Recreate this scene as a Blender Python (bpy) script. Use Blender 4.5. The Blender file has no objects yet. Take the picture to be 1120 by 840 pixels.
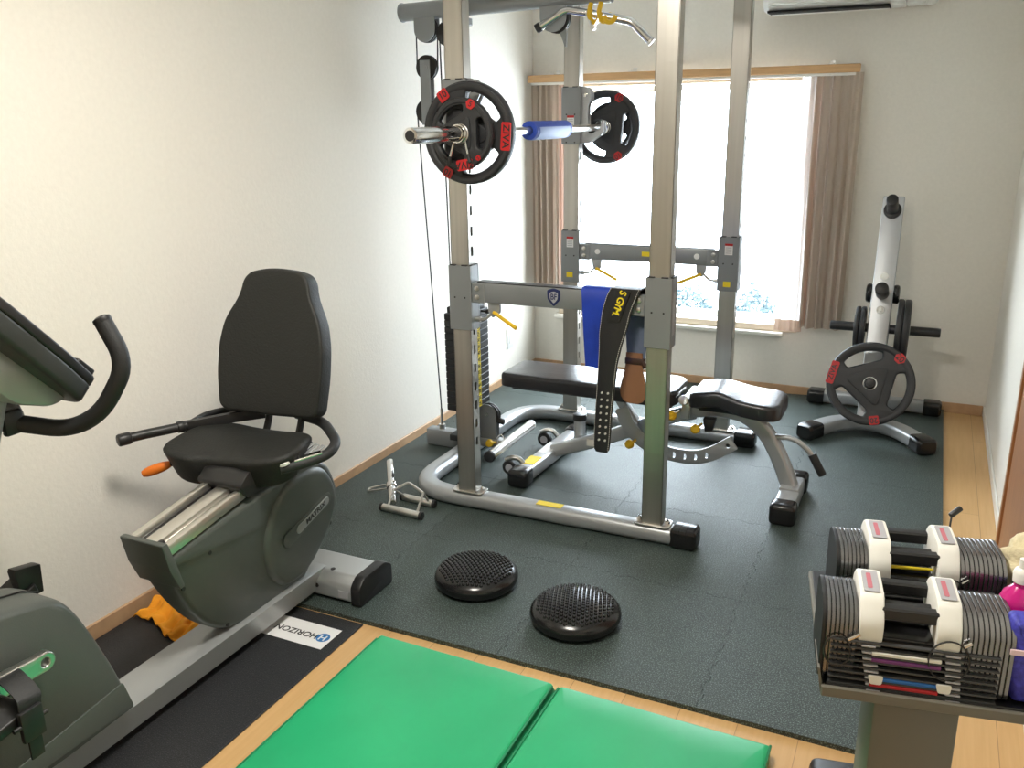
import bpy, bmesh, math, random
from mathutils import Vector, Matrix
random.seed(7)
PI = math.pi
C = bpy.context.scene.collection
V = Vector

# ------------------------------------------------------------------ materials
def nodes_of(name):
    m = bpy.data.materials.new(name); m.use_nodes = True
    nt = m.node_tree
    return m, nt, nt.nodes['Principled BSDF']

def mat(name, col, rough=.5, metal=0., spec=.5, var=0., vscale=30., bump=0., bscale=200., aniso=None, coat=0., speck=None):
    m, nt, b = nodes_of(name)
    N, L = nt.nodes, nt.links
    b.inputs['Base Color'].default_value = (*col, 1)
    b.inputs['Roughness'].default_value = rough
    b.inputs['Metallic'].default_value = metal
    b.inputs['Specular IOR Level'].default_value = spec
    b.inputs['Coat Weight'].default_value = coat
    b.inputs['Coat Roughness'].default_value = .15
    tc = N.new('ShaderNodeTexCoord')
    src = tc.outputs['Object']
    if aniso:
        mp = N.new('ShaderNodeMapping'); mp.inputs['Scale'].default_value = aniso
        L.new(src, mp.inputs['Vector']); src = mp.outputs['Vector']
    cur = None
    if var:
        n = N.new('ShaderNodeTexNoise'); n.inputs['Scale'].default_value = vscale; n.inputs['Detail'].default_value = 5
        L.new(src, n.inputs['Vector'])
        r = N.new('ShaderNodeValToRGB')
        r.color_ramp.elements[0].position = .3; r.color_ramp.elements[1].position = .7
        r.color_ramp.elements[0].color = (*[max(0, c*(1-var)) for c in col], 1)
        r.color_ramp.elements[1].color = (*[min(1, c*(1+var)) for c in col], 1)
        L.new(n.outputs['Fac'], r.inputs['Fac']); cur = r.outputs['Color']
    if speck:
        scol, sscale, lo, hi = speck
        n2 = N.new('ShaderNodeTexNoise'); n2.inputs['Scale'].default_value = sscale; n2.inputs['Detail'].default_value = 1
        L.new(tc.outputs['Object'], n2.inputs['Vector'])
        r2 = N.new('ShaderNodeValToRGB'); r2.color_ramp.elements[0].position = lo; r2.color_ramp.elements[1].position = hi
        L.new(n2.outputs['Fac'], r2.inputs['Fac'])
        mx = N.new('ShaderNodeMix'); mx.data_type = 'RGBA'
        L.new(r2.outputs['Color'], mx.inputs[0])
        if cur is not None: L.new(cur, mx.inputs[6])
        else: mx.inputs[6].default_value = (*col, 1)
        mx.inputs[7].default_value = (*scol, 1); cur = mx.outputs[2]
    if cur is not None: L.new(cur, b.inputs['Base Color'])
    if bump:
        n3 = N.new('ShaderNodeTexNoise'); n3.inputs['Scale'].default_value = bscale; n3.inputs['Detail'].default_value = 3
        L.new(src, n3.inputs['Vector'])
        bp = N.new('ShaderNodeBump'); bp.inputs['Strength'].default_value = bump; bp.inputs['Distance'].default_value = .002
        L.new(n3.outputs['Fac'], bp.inputs['Height']); L.new(bp.outputs['Normal'], b.inputs['Normal'])
    return m

def emis(name, col, s):
    m, nt, b = nodes_of(name)
    b.inputs['Base Color'].default_value = (*col, 1)
    b.inputs['Emission Color'].default_value = (*col, 1); b.inputs['Emission Strength'].default_value = s
    return m

def wood_mat():
    m, nt, b = nodes_of('light_wood_floor'); N, L = nt.nodes, nt.links
    tc = N.new('ShaderNodeTexCoord')
    mp = N.new('ShaderNodeMapping'); mp.inputs['Rotation'].default_value = (0, 0, PI/2)
    L.new(tc.outputs['Object'], mp.inputs['Vector'])
    br = N.new('ShaderNodeTexBrick'); br.inputs['Scale'].default_value = 1
    br.inputs['Brick Width'].default_value = 1.8; br.inputs['Row Height'].default_value = .152
    br.inputs['Mortar Size'].default_value = .0012; br.inputs['Mortar Smooth'].default_value = .3
    br.inputs['Color1'].default_value = (.70, .45, .21, 1); br.inputs['Color2'].default_value = (.64, .40, .18, 1)
    br.inputs['Mortar'].default_value = (.42, .25, .11, 1)
    L.new(mp.outputs['Vector'], br.inputs['Vector'])
    mp2 = N.new('ShaderNodeMapping'); mp2.inputs['Scale'].default_value = (30, 1.5, 1)
    L.new(tc.outputs['Object'], mp2.inputs['Vector'])
    n = N.new('ShaderNodeTexNoise'); n.inputs['Scale'].default_value = 3; n.inputs['Detail'].default_value = 6
    L.new(mp2.outputs['Vector'], n.inputs['Vector'])
    r = N.new('ShaderNodeValToRGB'); r.color_ramp.elements[0].position = .3; r.color_ramp.elements[1].position = .8
    r.color_ramp.elements[0].color = (.9, .86, .8, 1); r.color_ramp.elements[1].color = (1, 1, 1, 1)
    L.new(n.outputs['Fac'], r.inputs['Fac'])
    mx = N.new('ShaderNodeMix'); mx.data_type = 'RGBA'; mx.blend_type = 'MULTIPLY'; mx.inputs[0].default_value = 1
    L.new(br.outputs['Color'], mx.inputs[6]); L.new(r.outputs['Color'], mx.inputs[7])
    L.new(mx.outputs[2], b.inputs['Base Color'])
    b.inputs['Roughness'].default_value = .38
    return m

def fabric_translucent(name, col, trans=.45, alpha=1., scale=400):
    m, nt, b = nodes_of(name); N, L = nt.nodes, nt.links
    out = [x for x in N if x.type == 'OUTPUT_MATERIAL'][0]
    b.inputs['Base Color'].default_value = (*col, 1); b.inputs['Roughness'].default_value = .9
    tr = N.new('ShaderNodeBsdfTranslucent'); tr.inputs['Color'].default_value = (*col, 1)
    mx = N.new('ShaderNodeMixShader'); mx.inputs[0].default_value = trans
    L.new(b.outputs[0], mx.inputs[1]); L.new(tr.outputs[0], mx.inputs[2])
    last = mx
    if alpha < 1:
        tp = N.new('ShaderNodeBsdfTransparent'); m2 = N.new('ShaderNodeMixShader'); m2.inputs[0].default_value = alpha
        L.new(tp.outputs[0], m2.inputs[1]); L.new(mx.outputs[0], m2.inputs[2]); last = m2
    L.new(last.outputs[0], out.inputs['Surface'])
    tc = N.new('ShaderNodeTexCoord'); w = N.new('ShaderNodeTexNoise'); w.inputs['Scale'].default_value = scale
    L.new(tc.outputs['Object'], w.inputs['Vector'])
    bp = N.new('ShaderNodeBump'); bp.inputs['Strength'].default_value = .2; bp.inputs['Distance'].default_value = .001
    L.new(w.outputs['Fac'], bp.inputs['Height']); L.new(bp.outputs['Normal'], b.inputs['Normal'])
    return m

def glass_mat():
    m, nt, b = nodes_of('window_glass'); N, L = nt.nodes, nt.links
    out = [x for x in N if x.type == 'OUTPUT_MATERIAL'][0]
    tp = N.new('ShaderNodeBsdfTransparent'); tp.inputs['Color'].default_value = (.95, .98, 1, 1)
    g = N.new('ShaderNodeBsdfGlossy'); g.inputs['Roughness'].default_value = .02
    mx = N.new('ShaderNodeMixShader'); mx.inputs[0].default_value = .06
    L.new(tp.outputs[0], mx.inputs[1]); L.new(g.outputs[0], mx.inputs[2]); L.new(mx.outputs[0], out.inputs['Surface'])
    N.remove(b)
    return m

M = dict(
    wall=mat('wallpaper_cream', (.79, .75, .675), .9, bump=.35, bscale=90, var=.02, vscale=60),
    ceil=mat('ceiling_white', (.80, .79, .75), .9, bump=.2, bscale=90),
    floor=wood_mat(),
    oak=mat('oak_trim', (.62, .37, .17), .45, var=.12, vscale=6, aniso=(1, 1, 12)),
    darkgrey=mat('dark_grey_plastic', (.030, .033, .031), .45),
    brown=mat('brown_door_wood', (.36, .155, .06), .4, var=.15, vscale=8, aniso=(12, 12, 1)),
    palewood=mat('pale_window_wood', (.72, .60, .46), .5),
    base=mat('oak_baseboard', (.50, .31, .17), .5, var=.1, vscale=20),
    whitep=mat('white_plastic', (.80, .80, .77), .35),
    sill=mat('white_sill', (.85, .82, .75), .4),
    rubber=mat('rubber_tile', (.027, .040, .037), .52, var=.22, vscale=7, bump=.8, bscale=260, speck=((.15, .20, .18), 270, .54, .66)),
    pvc=mat('black_mat_vinyl', (.013, .014, .016), .5, bump=.6, bscale=300, speck=((.06, .06, .065), 330, .56, .70)),
    green=mat('green_vinyl', (.022, .40, .165), .33, var=.1, vscale=3, bump=.35, bscale=14),
    greend=mat('green_vinyl_piping', (.012, .22, .09), .4),
    silver=mat('silver_paint', (.44, .455, .47), .33, metal=.55, bump=.1, bscale=600),
    silverd=mat('grey_paint', (.27, .285, .295), .38, metal=.45),
    steel=mat('brushed_steel', (.53, .51, .47), .34, metal=.95, var=.08, vscale=40, aniso=(1, 1, .02)),
    chrome=mat('chrome', (.80, .79, .77), .12, metal=1),
    chromer=mat('satin_chrome', (.70, .68, .65), .28, metal=1),
    black=mat('black_plastic', (.014, .014, .015), .42),
    blackg=mat('glossy_black_plastic', (.010, .010, .011), .22),
    rubberb=mat('black_rubber', (.016, .017, .018), .6, bump=.3, bscale=300),
    plate=mat('plate_rubber', (.022, .023, .026), .48, bump=.3, bscale=260),
    iron=mat('iron_plate', (.012, .012, .014), .5),
    red=mat('red_badge', (.50, .010, .012), .5),
    yellow=mat('yellow_plastic', (.80, .50, .015), .4),
    yellowl=mat('yellow_sticker', (.86, .66, .02), .5),
    vinyl=mat('black_upholstery', (.020, .020, .024), .30, bump=.5, bscale=120, coat=.15),
    vinylm=mat('matte_black_upholstery', (.010, .011, .010), .62, bump=.6, bscale=160),
    bikeg=mat('bike_shell_grey', (.075, .085, .078), .42, bump=.15, bscale=500),
    bikesil=mat('bike_frame_silver', (.42, .435, .44), .36, metal=.5, bump=.15, bscale=500),
    alu=mat('aluminium_track', (.66, .64, .60), .3, metal=.9),
    orange=mat('orange_grip', (.72, .17, .012), .45),
    towel=mat('orange_cloth', (.85, .33, .012), .85, bump=.9, bscale=60, var=.1, vscale=12),
    cloth=mat('beige_terry', (.66, .58, .38), .95, bump=1, bscale=150, var=.1, vscale=40),
    blue=mat('royal_blue_fabric', (.004, .035, .36), .55, bump=.3, bscale=300, var=.2, vscale=10),
    bluepad=mat('blue_foam', (.015, .06, .42), .55, bump=.2, bscale=200),
    padlight=mat('blue_pad_cover', (.24, .34, .62), .5),
    leather=mat('black_leather', (.018, .018, .020), .4, bump=.5, bscale=180),
    suede=mat('blue_grey_suede', (.13, .16, .23), .85),
    tan=mat('tan_leather', (.27, .125, .06), .6, bump=.3, bscale=120),
    brownl=mat('dark_brown_leather', (.05, .022, .014), .45),
    stitch=mat('pale_stitching', (.62, .60, .54), .7),
    white=mat('white_paint', (.82, .81, .76), .4),
    label=mat('white_label', (.80, .80, .80), .5),
    lgrey=mat('grey_label', (.40, .40, .43), .5),
    pinkred=mat('faded_red_print', (.50, .16, .20), .5),
    navy=mat('navy_badge', (.012, .02, .085), .35),
    logo=mat('blue_logo', (.02, .17, .45), .4),
    purple=mat('purple_band', (.16, .03, .17), .5),
    bandb=mat('blue_band', (.015, .13, .42), .5),
    bandr=mat('red_band', (.48, .012, .02), .5),
    pouch=mat('blue_net_fabric', (.05, .05, .42), .6, var=.35, vscale=120, bump=.6, bscale=200),
    pink=mat('magenta_bottle', (.55, .01, .20), .2),
    pinkl=mat('pale_pink_print', (.82, .62, .68), .4),
    hedge=mat('shrub_leaf', (.055, .085, .095), .6, var=.4, vscale=9),
    conc=mat('pale_concrete', (.75, .76, .78), .9),
    curtain=fabric_translucent('taupe_curtain', (.58, .49, .41), .42),
    curtaink=fabric_translucent('taupe_lining_pink', (.66, .50, .42), .5),
    hem=fabric_translucent('tan_hem_fabric', (.60, .43, .33), .12),
    sheer=fabric_translucent('white_sheer', (.92, .92, .93), .7, .85),
    glass=glass_mat(),
    lampm=emis('lamp_diffuser', (1, .95, .86), 6.),
    skirtsteel=mat('powder_coat_grey', (.17, .16, .135), .5, metal=.2),
    screen=mat('console_screen', (.01, .01, .012), .15),
    dark=mat('dark_gap', (.004, .004, .004), .8),
)

# ------------------------------------------------------------------ mesh helpers
def ld(bm2, bm):                       # append bm2 into bm
    me = bpy.data.meshes.new('t'); bm2.to_mesh(me); bm.from_mesh(me); bpy.data.meshes.remove(me); bm2.free()

def MX(o, x, y=None, z=None):           # frame from origin and x,y (or x,z) directions
    x = V(x).normalized()
    if y is not None:
        y = V(y); zz = x.cross(y).normalized(); y = zz.cross(x)
    else:
        zz = V(z).normalized(); y = zz.cross(x).normalized(); zz = x.cross(y)
    return Matrix(((x.x, y.x, zz.x, o[0]), (x.y, y.y, zz.y, o[1]), (x.z, y.z, zz.z, o[2]), (0, 0, 0, 1)))

def NB(): return bmesh.new()

def box(bm, lo, hi, bev=0., seg=2, mx=None):
    b = bmesh.new()
    bmesh.ops.create_cube(b, size=1)
    for v in b.verts:
        v.co = V([lo[i] + (v.co[i]+.5)*(hi[i]-lo[i]) for i in range(3)])
    if bev > 0:
        bmesh.ops.bevel(b, geom=b.edges[:], offset=bev, segments=seg, profile=.5, affect='EDGES')
    if mx is not None: b.transform(mx)
    ld(b, bm); return bm

def cyl(bm, p0, p1, r, r1=None, seg=24, bev=0.):
    r1 = r if r1 is None else r1
    p0, p1 = V(p0), V(p1); d = p1-p0; L = d.length
    b = bmesh.new()
    if bev > 0:
        prof = [(max(r-bev, 1e-4), 0), (r-bev*.3, bev*.3), (r, bev), (r1, L-bev), (r1-bev*.3, L-bev*.3), (max(r1-bev, 1e-4), L)]
    else: prof = [(r, 0), (r1, L)]
    rings = []
    for (rr, h) in prof:
        rings.append([b.verts.new((rr*math.cos(2*PI*i/seg), rr*math.sin(2*PI*i/seg), h)) for i in range(seg)])
    for a, c in zip(rings, rings[1:]):
        for i in range(seg):
            b.faces.new((a[i], a[(i+1) % seg], c[(i+1) % seg], c[i]))
    b.faces.new(rings[0][::-1]); b.faces.new(rings[-1])
    q = d.to_track_quat('Z', 'Y').to_matrix().to_4x4()
    b.transform(Matrix.Translation(p0) @ q)
    ld(b, bm); return bm

def lathe(bm, prof, mx=None, seg=40):   # prof: (r, z)
    b = bmesh.new(); rings = []
    for (r, z) in prof:
        if r < 1e-5: rings.append([b.verts.new((0, 0, z))])
        else: rings.append([b.verts.new((r*math.cos(2*PI*i/seg), r*math.sin(2*PI*i/seg), z)) for i in range(seg)])
    for a, c in zip(rings, rings[1:]):
        for i in range(seg):
            j = (i+1) % seg
            if len(a) == 1 and len(c) == 1: continue
            if len(a) == 1: b.faces.new((a[0], c[j], c[i]))
            elif len(c) == 1: b.faces.new((a[i], a[j], c[0]))
            else: b.faces.new((a[i], a[j], c[j], c[i]))
    bmesh.ops.recalc_face_normals(b, faces=b.faces[:])
    if mx is not None: b.transform(mx)
    ld(b, bm); return bm

def smooth_path(pts, n=6):              # Catmull-Rom
    P = [V(p) for p in pts]; out = []
    Q = [P[0]*2-P[1]] + P + [P[-1]*2-P[-2]]
    for i in range(1, len(Q)-2):
        a, b, c, d = Q[i-1:i+3]
        for k in range(n):
            t = k/n
            out.append(.5*((2*b)+(c-a)*t+(2*a-5*b+4*c-d)*t*t+(3*b-a-3*c+d)*t**3))
    out.append(P[-1]); return out

def fillet(pts, r, n=6):                # round the corners of a polyline
    P = [V(p) for p in pts]; out = [P[0]]
    for i in range(1, len(P)-1):
        a, b, c = P[i-1], P[i], P[i+1]
        d1, d2 = (a-b), (c-b); rr = min(r, d1.length*.49, d2.length*.49)
        s, e = b+d1.normalized()*rr, b+d2.normalized()*rr
        for k in range(n+1):
            t = k/n; out.append(s*(1-t)**2+b*2*t*(1-t)+e*t*t)
    out.append(P[-1]); return out

def sweep(bm, path, sec, up=(0, 0, 1), closed=False, rs=None, cap=True):
    """sweep a 2-D section (list of (a,b): a sideways, b along up) along path"""
    P = [V(p) for p in path]; n = len(P); b = bmesh.new(); rings = []
    up = V(up)
    prevs = None
    for i in range(n):
        if closed: t = P[(i+1) % n]-P[i-1]
        else: t = P[min(i+1, n-1)]-P[max(i-1, 0)]
        t.normalize()
        s = t.cross(up)
        if s.length < 1e-3: s = prevs.copy() if prevs else t.orthogonal()
        s.normalize()
        if prevs and s.dot(prevs) < 0 and s.length: s = -s if abs(t.dot(up)) > .7 else s
        prevs = s
        u = s.cross(t).normalized()
        k = rs[i] if rs else 1
        rings.append([b.verts.new(P[i]+s*(a*k)+u*(c*k)) for a, c in sec])
    m = len(sec)
    for i in range(n if closed else n-1):
        A, B = rings[i], rings[(i+1) % n]
        for j in range(m):
            b.faces.new((A[j], A[(j+1) % m], B[(j+1) % m], B[j]))
    if not closed and cap:
        b.faces.new(rings[0][::-1]); b.faces.new(rings[-1])
    bmesh.ops.recalc_face_normals(b, faces=b.faces[:])
    ld(b, bm); return bm

def circ(r, n=14): return [(r*math.cos(2*PI*i/n), r*math.sin(2*PI*i/n)) for i in range(n)]
def rrect(w, h, r, n=4):
    out = []
    for (cx, cy, a0) in ((w/2-r, h/2-r, 0), (-w/2+r, h/2-r, PI/2), (-w/2+r, -h/2+r, PI), (w/2-r, -h/2+r, 1.5*PI)):
        for k in range(n+1):
            a = a0+PI/2*k/n; out.append((cx+r*math.cos(a), cy+r*math.sin(a)))
    return out
def tube(bm, pts, r, n=12, up=(0, 0, 1), **k):
    # parallel transport tube
    P = [V(p) for p in pts]; N = len(P); b = bmesh.new(); rings = []
    closed = k.get('closed', False); rs = k.get('rs')
    t0 = (P[1]-P[0]).normalized(); s = t0.orthogonal().normalized()
    for i in range(N):
        t = (P[(i+1) % N]-P[i-1]) if closed else (P[min(i+1, N-1)]-P[max(i-1, 0)])
        t.normalize(); s = (s-t*s.dot(t)).normalized(); u = t.cross(s)
        rr = rs[i] if rs else r
        rings.append([b.verts.new(P[i]+s*(rr*math.cos(2*PI*j/n))+u*(rr*math.sin(2*PI*j/n))) for j in range(n)])
    for i in range(N if closed else N-1):
        A, B = rings[i], rings[(i+1) % N]
        for j in range(n): b.faces.new((A[j], A[(j+1) % n], B[(j+1) % n], B[j]))
    if not closed: b.faces.new(rings[0][::-1]); b.faces.new(rings[-1])
    bmesh.ops.recalc_face_normals(b, faces=b.faces[:])
    ld(b, bm); return bm

def flat(bm, loops, depth, bev=0., mx=None, bres=2):
    """2-D outline with holes, extruded from z=0 to z=depth"""
    cu = bpy.data.curves.new('c', 'CURVE'); cu.dimensions = '2D'; cu.fill_mode = 'BOTH'
    for lp in loops:
        s = cu.splines.new('POLY'); s.points.add(len(lp)-1)
        for p, (x, y) in zip(s.points, lp): p.co = (x, y, 0, 1)
        s.use_cyclic_u = True
    cu.extrude = max(depth/2-bev, 0); cu.bevel_depth = bev; cu.bevel_resolution = bres; cu.offset = -bev
    ob = bpy.data.objects.new('c', cu); C.objects.link(ob)
    dg = bpy.context.evaluated_depsgraph_get(); dg.update()
    me = bpy.data.meshes.new_from_object(ob.evaluated_get(dg))
    b = bmesh.new(); b.from_mesh(me)
    bmesh.ops.remove_doubles(b, verts=b.verts[:], dist=1e-6)
    bmesh.ops.translate(b, verts=b.verts[:], vec=(0, 0, depth/2))
    bmesh.ops.recalc_face_normals(b, faces=b.faces[:])
    if mx is not None: b.transform(mx)
    ld(b, bm)
    bpy.data.objects.remove(ob); bpy.data.curves.remove(cu); bpy.data.meshes.remove(me)
    return bm

def prism(bm, loop, x0, x1, bev=0., axes='yz', seg=2):
    """polygon in (y,z) extruded along x (or per axes)"""
    b = bmesh.new()
    def mk(p, e):
        if axes == 'yz': return (e, p[0], p[1])
        if axes == 'xz': return (p[0], e, p[1])
        return (p[0], p[1], e)
    A = [b.verts.new(mk(p, x0)) for p in loop]; B = [b.verts.new(mk(p, x1)) for p in loop]
    f1 = b.faces.new(A); f2 = b.faces.new(B[::-1]); n = len(loop)
    for i in range(n): b.faces.new((A[i], B[i], B[(i+1) % n], A[(i+1) % n]))
    bmesh.ops.recalc_face_normals(b, faces=b.faces[:])
    if bev > 0:
        es = [e for e in b.edges if (e.verts[0].co-e.verts[1].co).length and any(f.calc_area() > 0 and len(f.verts) == n and n > 4 for f in e.link_faces)]
        if n <= 4: es = b.edges[:]
        bmesh.ops.bevel(b, geom=es, offset=bev, segments=seg, profile=.5, affect='EDGES')
    ld(b, bm); return bm

def inset_loop(loop, d):
    n = len(loop); out = []
    area = sum(loop[i][0]*loop[(i+1) % n][1]-loop[(i+1) % n][0]*loop[i][1] for i in range(n))
    sg = 1 if area > 0 else -1
    for i in range(n):
        p, q, r = V((*loop[i-1], 0)), V((*loop[i], 0)), V((*loop[(i+1) % n], 0))
        t = (r-p).normalized(); nn = V((-t.y, t.x, 0))*sg
        out.append((q.x+nn.x*d, q.y+nn.y*d))
    return out

def cushion(bm, loop, thick, er, mx=None, dome=0., fn=None, rings=4):
    """padded slab: outline loop in xy, thickness along z 0..thick, rounded edge er, domed top; fn(v) bends it"""
    b = bmesh.new(); R = []
    lv = []
    for k in range(rings+1):
        a = PI/2*k/rings; lv.append((er*.6*(1-math.sin(a)), er*.6*(1-math.cos(a))))
    for k in range(rings+1):
        a = PI/2*k/rings; lv.append((er*(1-math.cos(a)), thick-er*(1-math.sin(a))))
    for d, z in lv:
        R.append([b.verts.new((x, y, z)) for x, y in inset_loop(loop, d)])
    cx = sum(p[0] for p in loop)/len(loop); cy = sum(p[1] for p in loop)/len(loop)
    last = lv[-1][0]; base = inset_loop(loop, last)
    for f in (.85, .65, .4, .15):
        R.append([b.verts.new((cx+(x-cx)*f, cy+(y-cy)*f, thick+dome*(1-f*f))) for x, y in base])
    n = len(loop)
    for A, B in zip(R, R[1:]):
        for i in range(n): b.faces.new((A[i], A[(i+1) % n], B[(i+1) % n], B[i]))
    b.faces.new(R[0][::-1]); b.faces.new(R[-1])
    bmesh.ops.recalc_face_normals(b, faces=b.faces[:])
    if fn:
        for v in b.verts: v.co = fn(v.co)
    if mx is not None: b.transform(mx)
    ld(b, bm); return bm

def dense(loop, step=.012):
    out = []; n = len(loop)
    for i in range(n):
        a, c = V((*loop[i], 0)), V((*loop[(i+1) % n], 0)); k = max(1, int((c-a).length/step))
        for j in range(k): p = a.lerp(c, j/k); out.append((p.x, p.y))
    return out

def round_loop(loop, r, n=5):
    out = []; m = len(loop)
    for i in range(m):
        a, b, c = [V((*loop[(i+k) % m], 0)) for k in (-1, 0, 1)]
        d1, d2 = a-b, c-b; rr = min(r, d1.length*.49, d2.length*.49)
        s, e = b+d1.normalized()*rr, b+d2.normalized()*rr
        for k in range(n+1):
            t = k/n; p = s*(1-t)**2+b*2*t*(1-t)+e*t*t; out.append((p.x, p.y))
    return out

def text_bm(bm, s, size, mx, depth=.0008, sx=1., bold=True):
    cu = bpy.data.curves.new('t', 'FONT'); cu.body = s; cu.size = size; cu.extrude = depth/2
    cu.align_x = 'CENTER'; cu.align_y = 'CENTER'
    if bold: cu.offset = size*.02
    ob = bpy.data.objects.new('t', cu); C.objects.link(ob)
    dg = bpy.context.evaluated_depsgraph_get(); dg.update()
    me = bpy.data.meshes.new_from_object(ob.evaluated_get(dg))
    b = bmesh.new(); b.from_mesh(me); b.transform(mx @ Matrix.Diagonal((sx, 1, 1, 1))); ld(b, bm)
    bpy.data.objects.remove(ob); bpy.data.curves.remove(cu); bpy.data.meshes.remove(me)
    return bm

LOCS = {}
def obj(name, bm, m, parent=None, label=None, ang=35, local=False, kind=None):
    me = bpy.data.meshes.new(name); 
    o = bpy.data.objects.new(name, me)
    root = parent
    while root is not None and root.parent is not None: root = root.parent
    off = V((0, 0, 0))
    if root is not None and not local:
        off = V(root.location)
    elif root is None and not local:
        # put the origin at the base centre
        xs = [v.co for v in bm.verts]
        off = V(((min(v.x for v in xs)+max(v.x for v in xs))/2, (min(v.y for v in xs)+max(v.y for v in xs))/2, min(v.z for v in xs)))
        o.location = off
    bmesh.ops.translate(bm, verts=bm.verts[:], vec=-off)
    bm.to_mesh(me); bm.free()
    if m is not None: me.materials.append(m)
    for p in me.polygons: p.use_smooth = True
    me.set_sharp_from_angle(angle=math.radians(ang))
    C.objects.link(o)
    if parent is not None: o.parent = parent
    if label: o['label'] = label
    if kind: o['kind'] = kind
    return o

def thing(name, label, cat, loc, group=None, rot=(0, 0, 0)):
    o = bpy.data.objects.new(name, None); C.objects.link(o); o.empty_display_size = .05
    o.location = loc; o.rotation_euler = rot
    o['label'] = label; o['category'] = cat
    if group: o['group'] = group
    return o

def tag(o, label, cat, group=None):
    o['label'] = label; o['category'] = cat
    if group: o['group'] = group
    return o

def kids(o): return [c for c in C.objects if c.parent == o]
def dup(root, loc, label, rot=None, group=None):
    r = root.copy(); C.objects.link(r); r.location = loc; r['label'] = label
    if rot is not None: r.rotation_euler = rot
    if group: r['group'] = group
    for ch in kids(root):
        c = ch.copy(); C.objects.link(c); c.parent = r
        for g in kids(ch):
            d = g.copy(); C.objects.link(d); d.parent = c
    return r

def struct(name, bm, m, parent=None, ang=35):
    o = obj(name, bm, m, parent, ang=ang)
    if parent is None: o['kind'] = 'structure'
    return o

# ------------------------------------------------------------------ room
W, B, F, H = 2.556, 4.97, -1.3, 2.42
WX0, WX1, WZ0, WZ1 = .20, 1.575, .385, 1.70          # window opening
T = .14
struct('floor', box(NB(), (-.0, F, -.05), (W, B, 0)), M['floor'])
struct('ceiling', box(NB(), (0, F, H), (W, B, H+.05)), M['ceil'])
struct('wall_left', box(NB(), (-.1, F, -.05), (0, B+T, H+.05)), M['wall'])
struct('wall_front', box(NB(), (-.1, F-.1, -.05), (W+.1, F, H+.05)), M['wall'])
bm = NB()
box(bm, (W, F, -.05), (W+.1, B+T, H+.05))
struct('wall_right', bm, M['wall'])
bm = NB()
box(bm, (0, B, -.05), (WX0, B+T, H+.05)); box(bm, (WX1, B, -.05), (W, B+T, H+.05))
box(bm, (WX0, B, -.05), (WX1, B+T, WZ0)); box(bm, (WX0, B, WZ1), (WX1, B+T, H+.05))
struct('wall_back', bm, M['wall'])
# baseboards
BH = .055
def basebd(name, lo, hi): struct(name, box(NB(), lo, hi, .003, 1), M['base'])
basebd('baseboard_left', (0, F, 0), (.010, B, BH))
basebd('baseboard_back', (.010, B-.010, 0), (W-.010, B, BH))
struct('baseboard_right', box(NB(), (W-.008, 3.36, 0), (W, B-.010, BH), .003, 1), M['white'])
# brown sliding door and jamb on the right wall
d = struct('door_1', box(NB(), (W-.018, 2.46, .01), (W-.001, 3.27, 2.0), .002, 1), M['brown'])
bm = NB(); box(bm, (W-.026, 3.27, 0), (W, 3.31, 2.04), .002, 1); box(bm, (W-.026, 2.42, 0), (W, 2.46, 2.04), .002, 1)
box(bm, (W-.026, 2.46, 2.0), (W, 3.27, 2.04), .002, 1)
struct('door_frame', bm, M['brown'], d)
cyl(bm := NB(), (W-.030, 3.16, .98), (W-.018, 3.16, .98), .024, bev=.002)
struct('door_handle', bm, M['chromer'], d)
# window: frame, two sashes, glass, sill
bm = NB(); fw = .035
yA, yB = B-.012, B+.05
box(bm, (WX0-.03, yA, WZ0-.025), (WX1+.012, yB, WZ0+.012), .003, 1); box(bm, (WX0-.03, yA, WZ1-.012), (WX1+.012, yB, WZ1+.03), .003, 1)
box(bm, (WX0-.03, yA, WZ0+.012), (WX0+.012, yB, WZ1-.012), .003, 1); box(bm, (WX1-.012, yA, WZ0+.012), (WX1+.012, yB, WZ1-.012), .003, 1)
win = struct('window_1', bm, M['palewood'])
bm = NB()
box(bm, (WX0-.05, B-.05, WZ0-.045), (WX1-.06, B-.0005, WZ0-.025), .004, 2)
struct('window_sill', bm, M['sill'], win)
xm = .775
for (a, c, yy) in ((WX0+.012, xm+.02, B+.075), (xm-.02, WX1-.012, B+.105)):
    bm = NB(); s = .032
    z0, z1 = WZ0+.012, WZ1-.012
    box(bm, (a, yy, z0), (a+s, yy+.022, z1), .002, 1); box(bm, (c-s, yy, z0), (c, yy+.022, z1), .002, 1)
    box(bm, (a+s, yy, z0), (c-s, yy+.022, z0+s), .002, 1); box(bm, (a+s, yy, z1-s), (c-s, yy+.022, z1), .002, 1)
    sash = struct('sash', bm, M['white'], win)
    struct('window_pane', box(NB(), (a+s, yy+.008, z0+s), (c-s, yy+.012, z1-s)), M['glass'], sash)
bm = NB(); box(bm, (WX0, B+.05, WZ0), (WX1, B+T, WZ0+.012)); struct('outer_sill', bm, M['white'], win)
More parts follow.
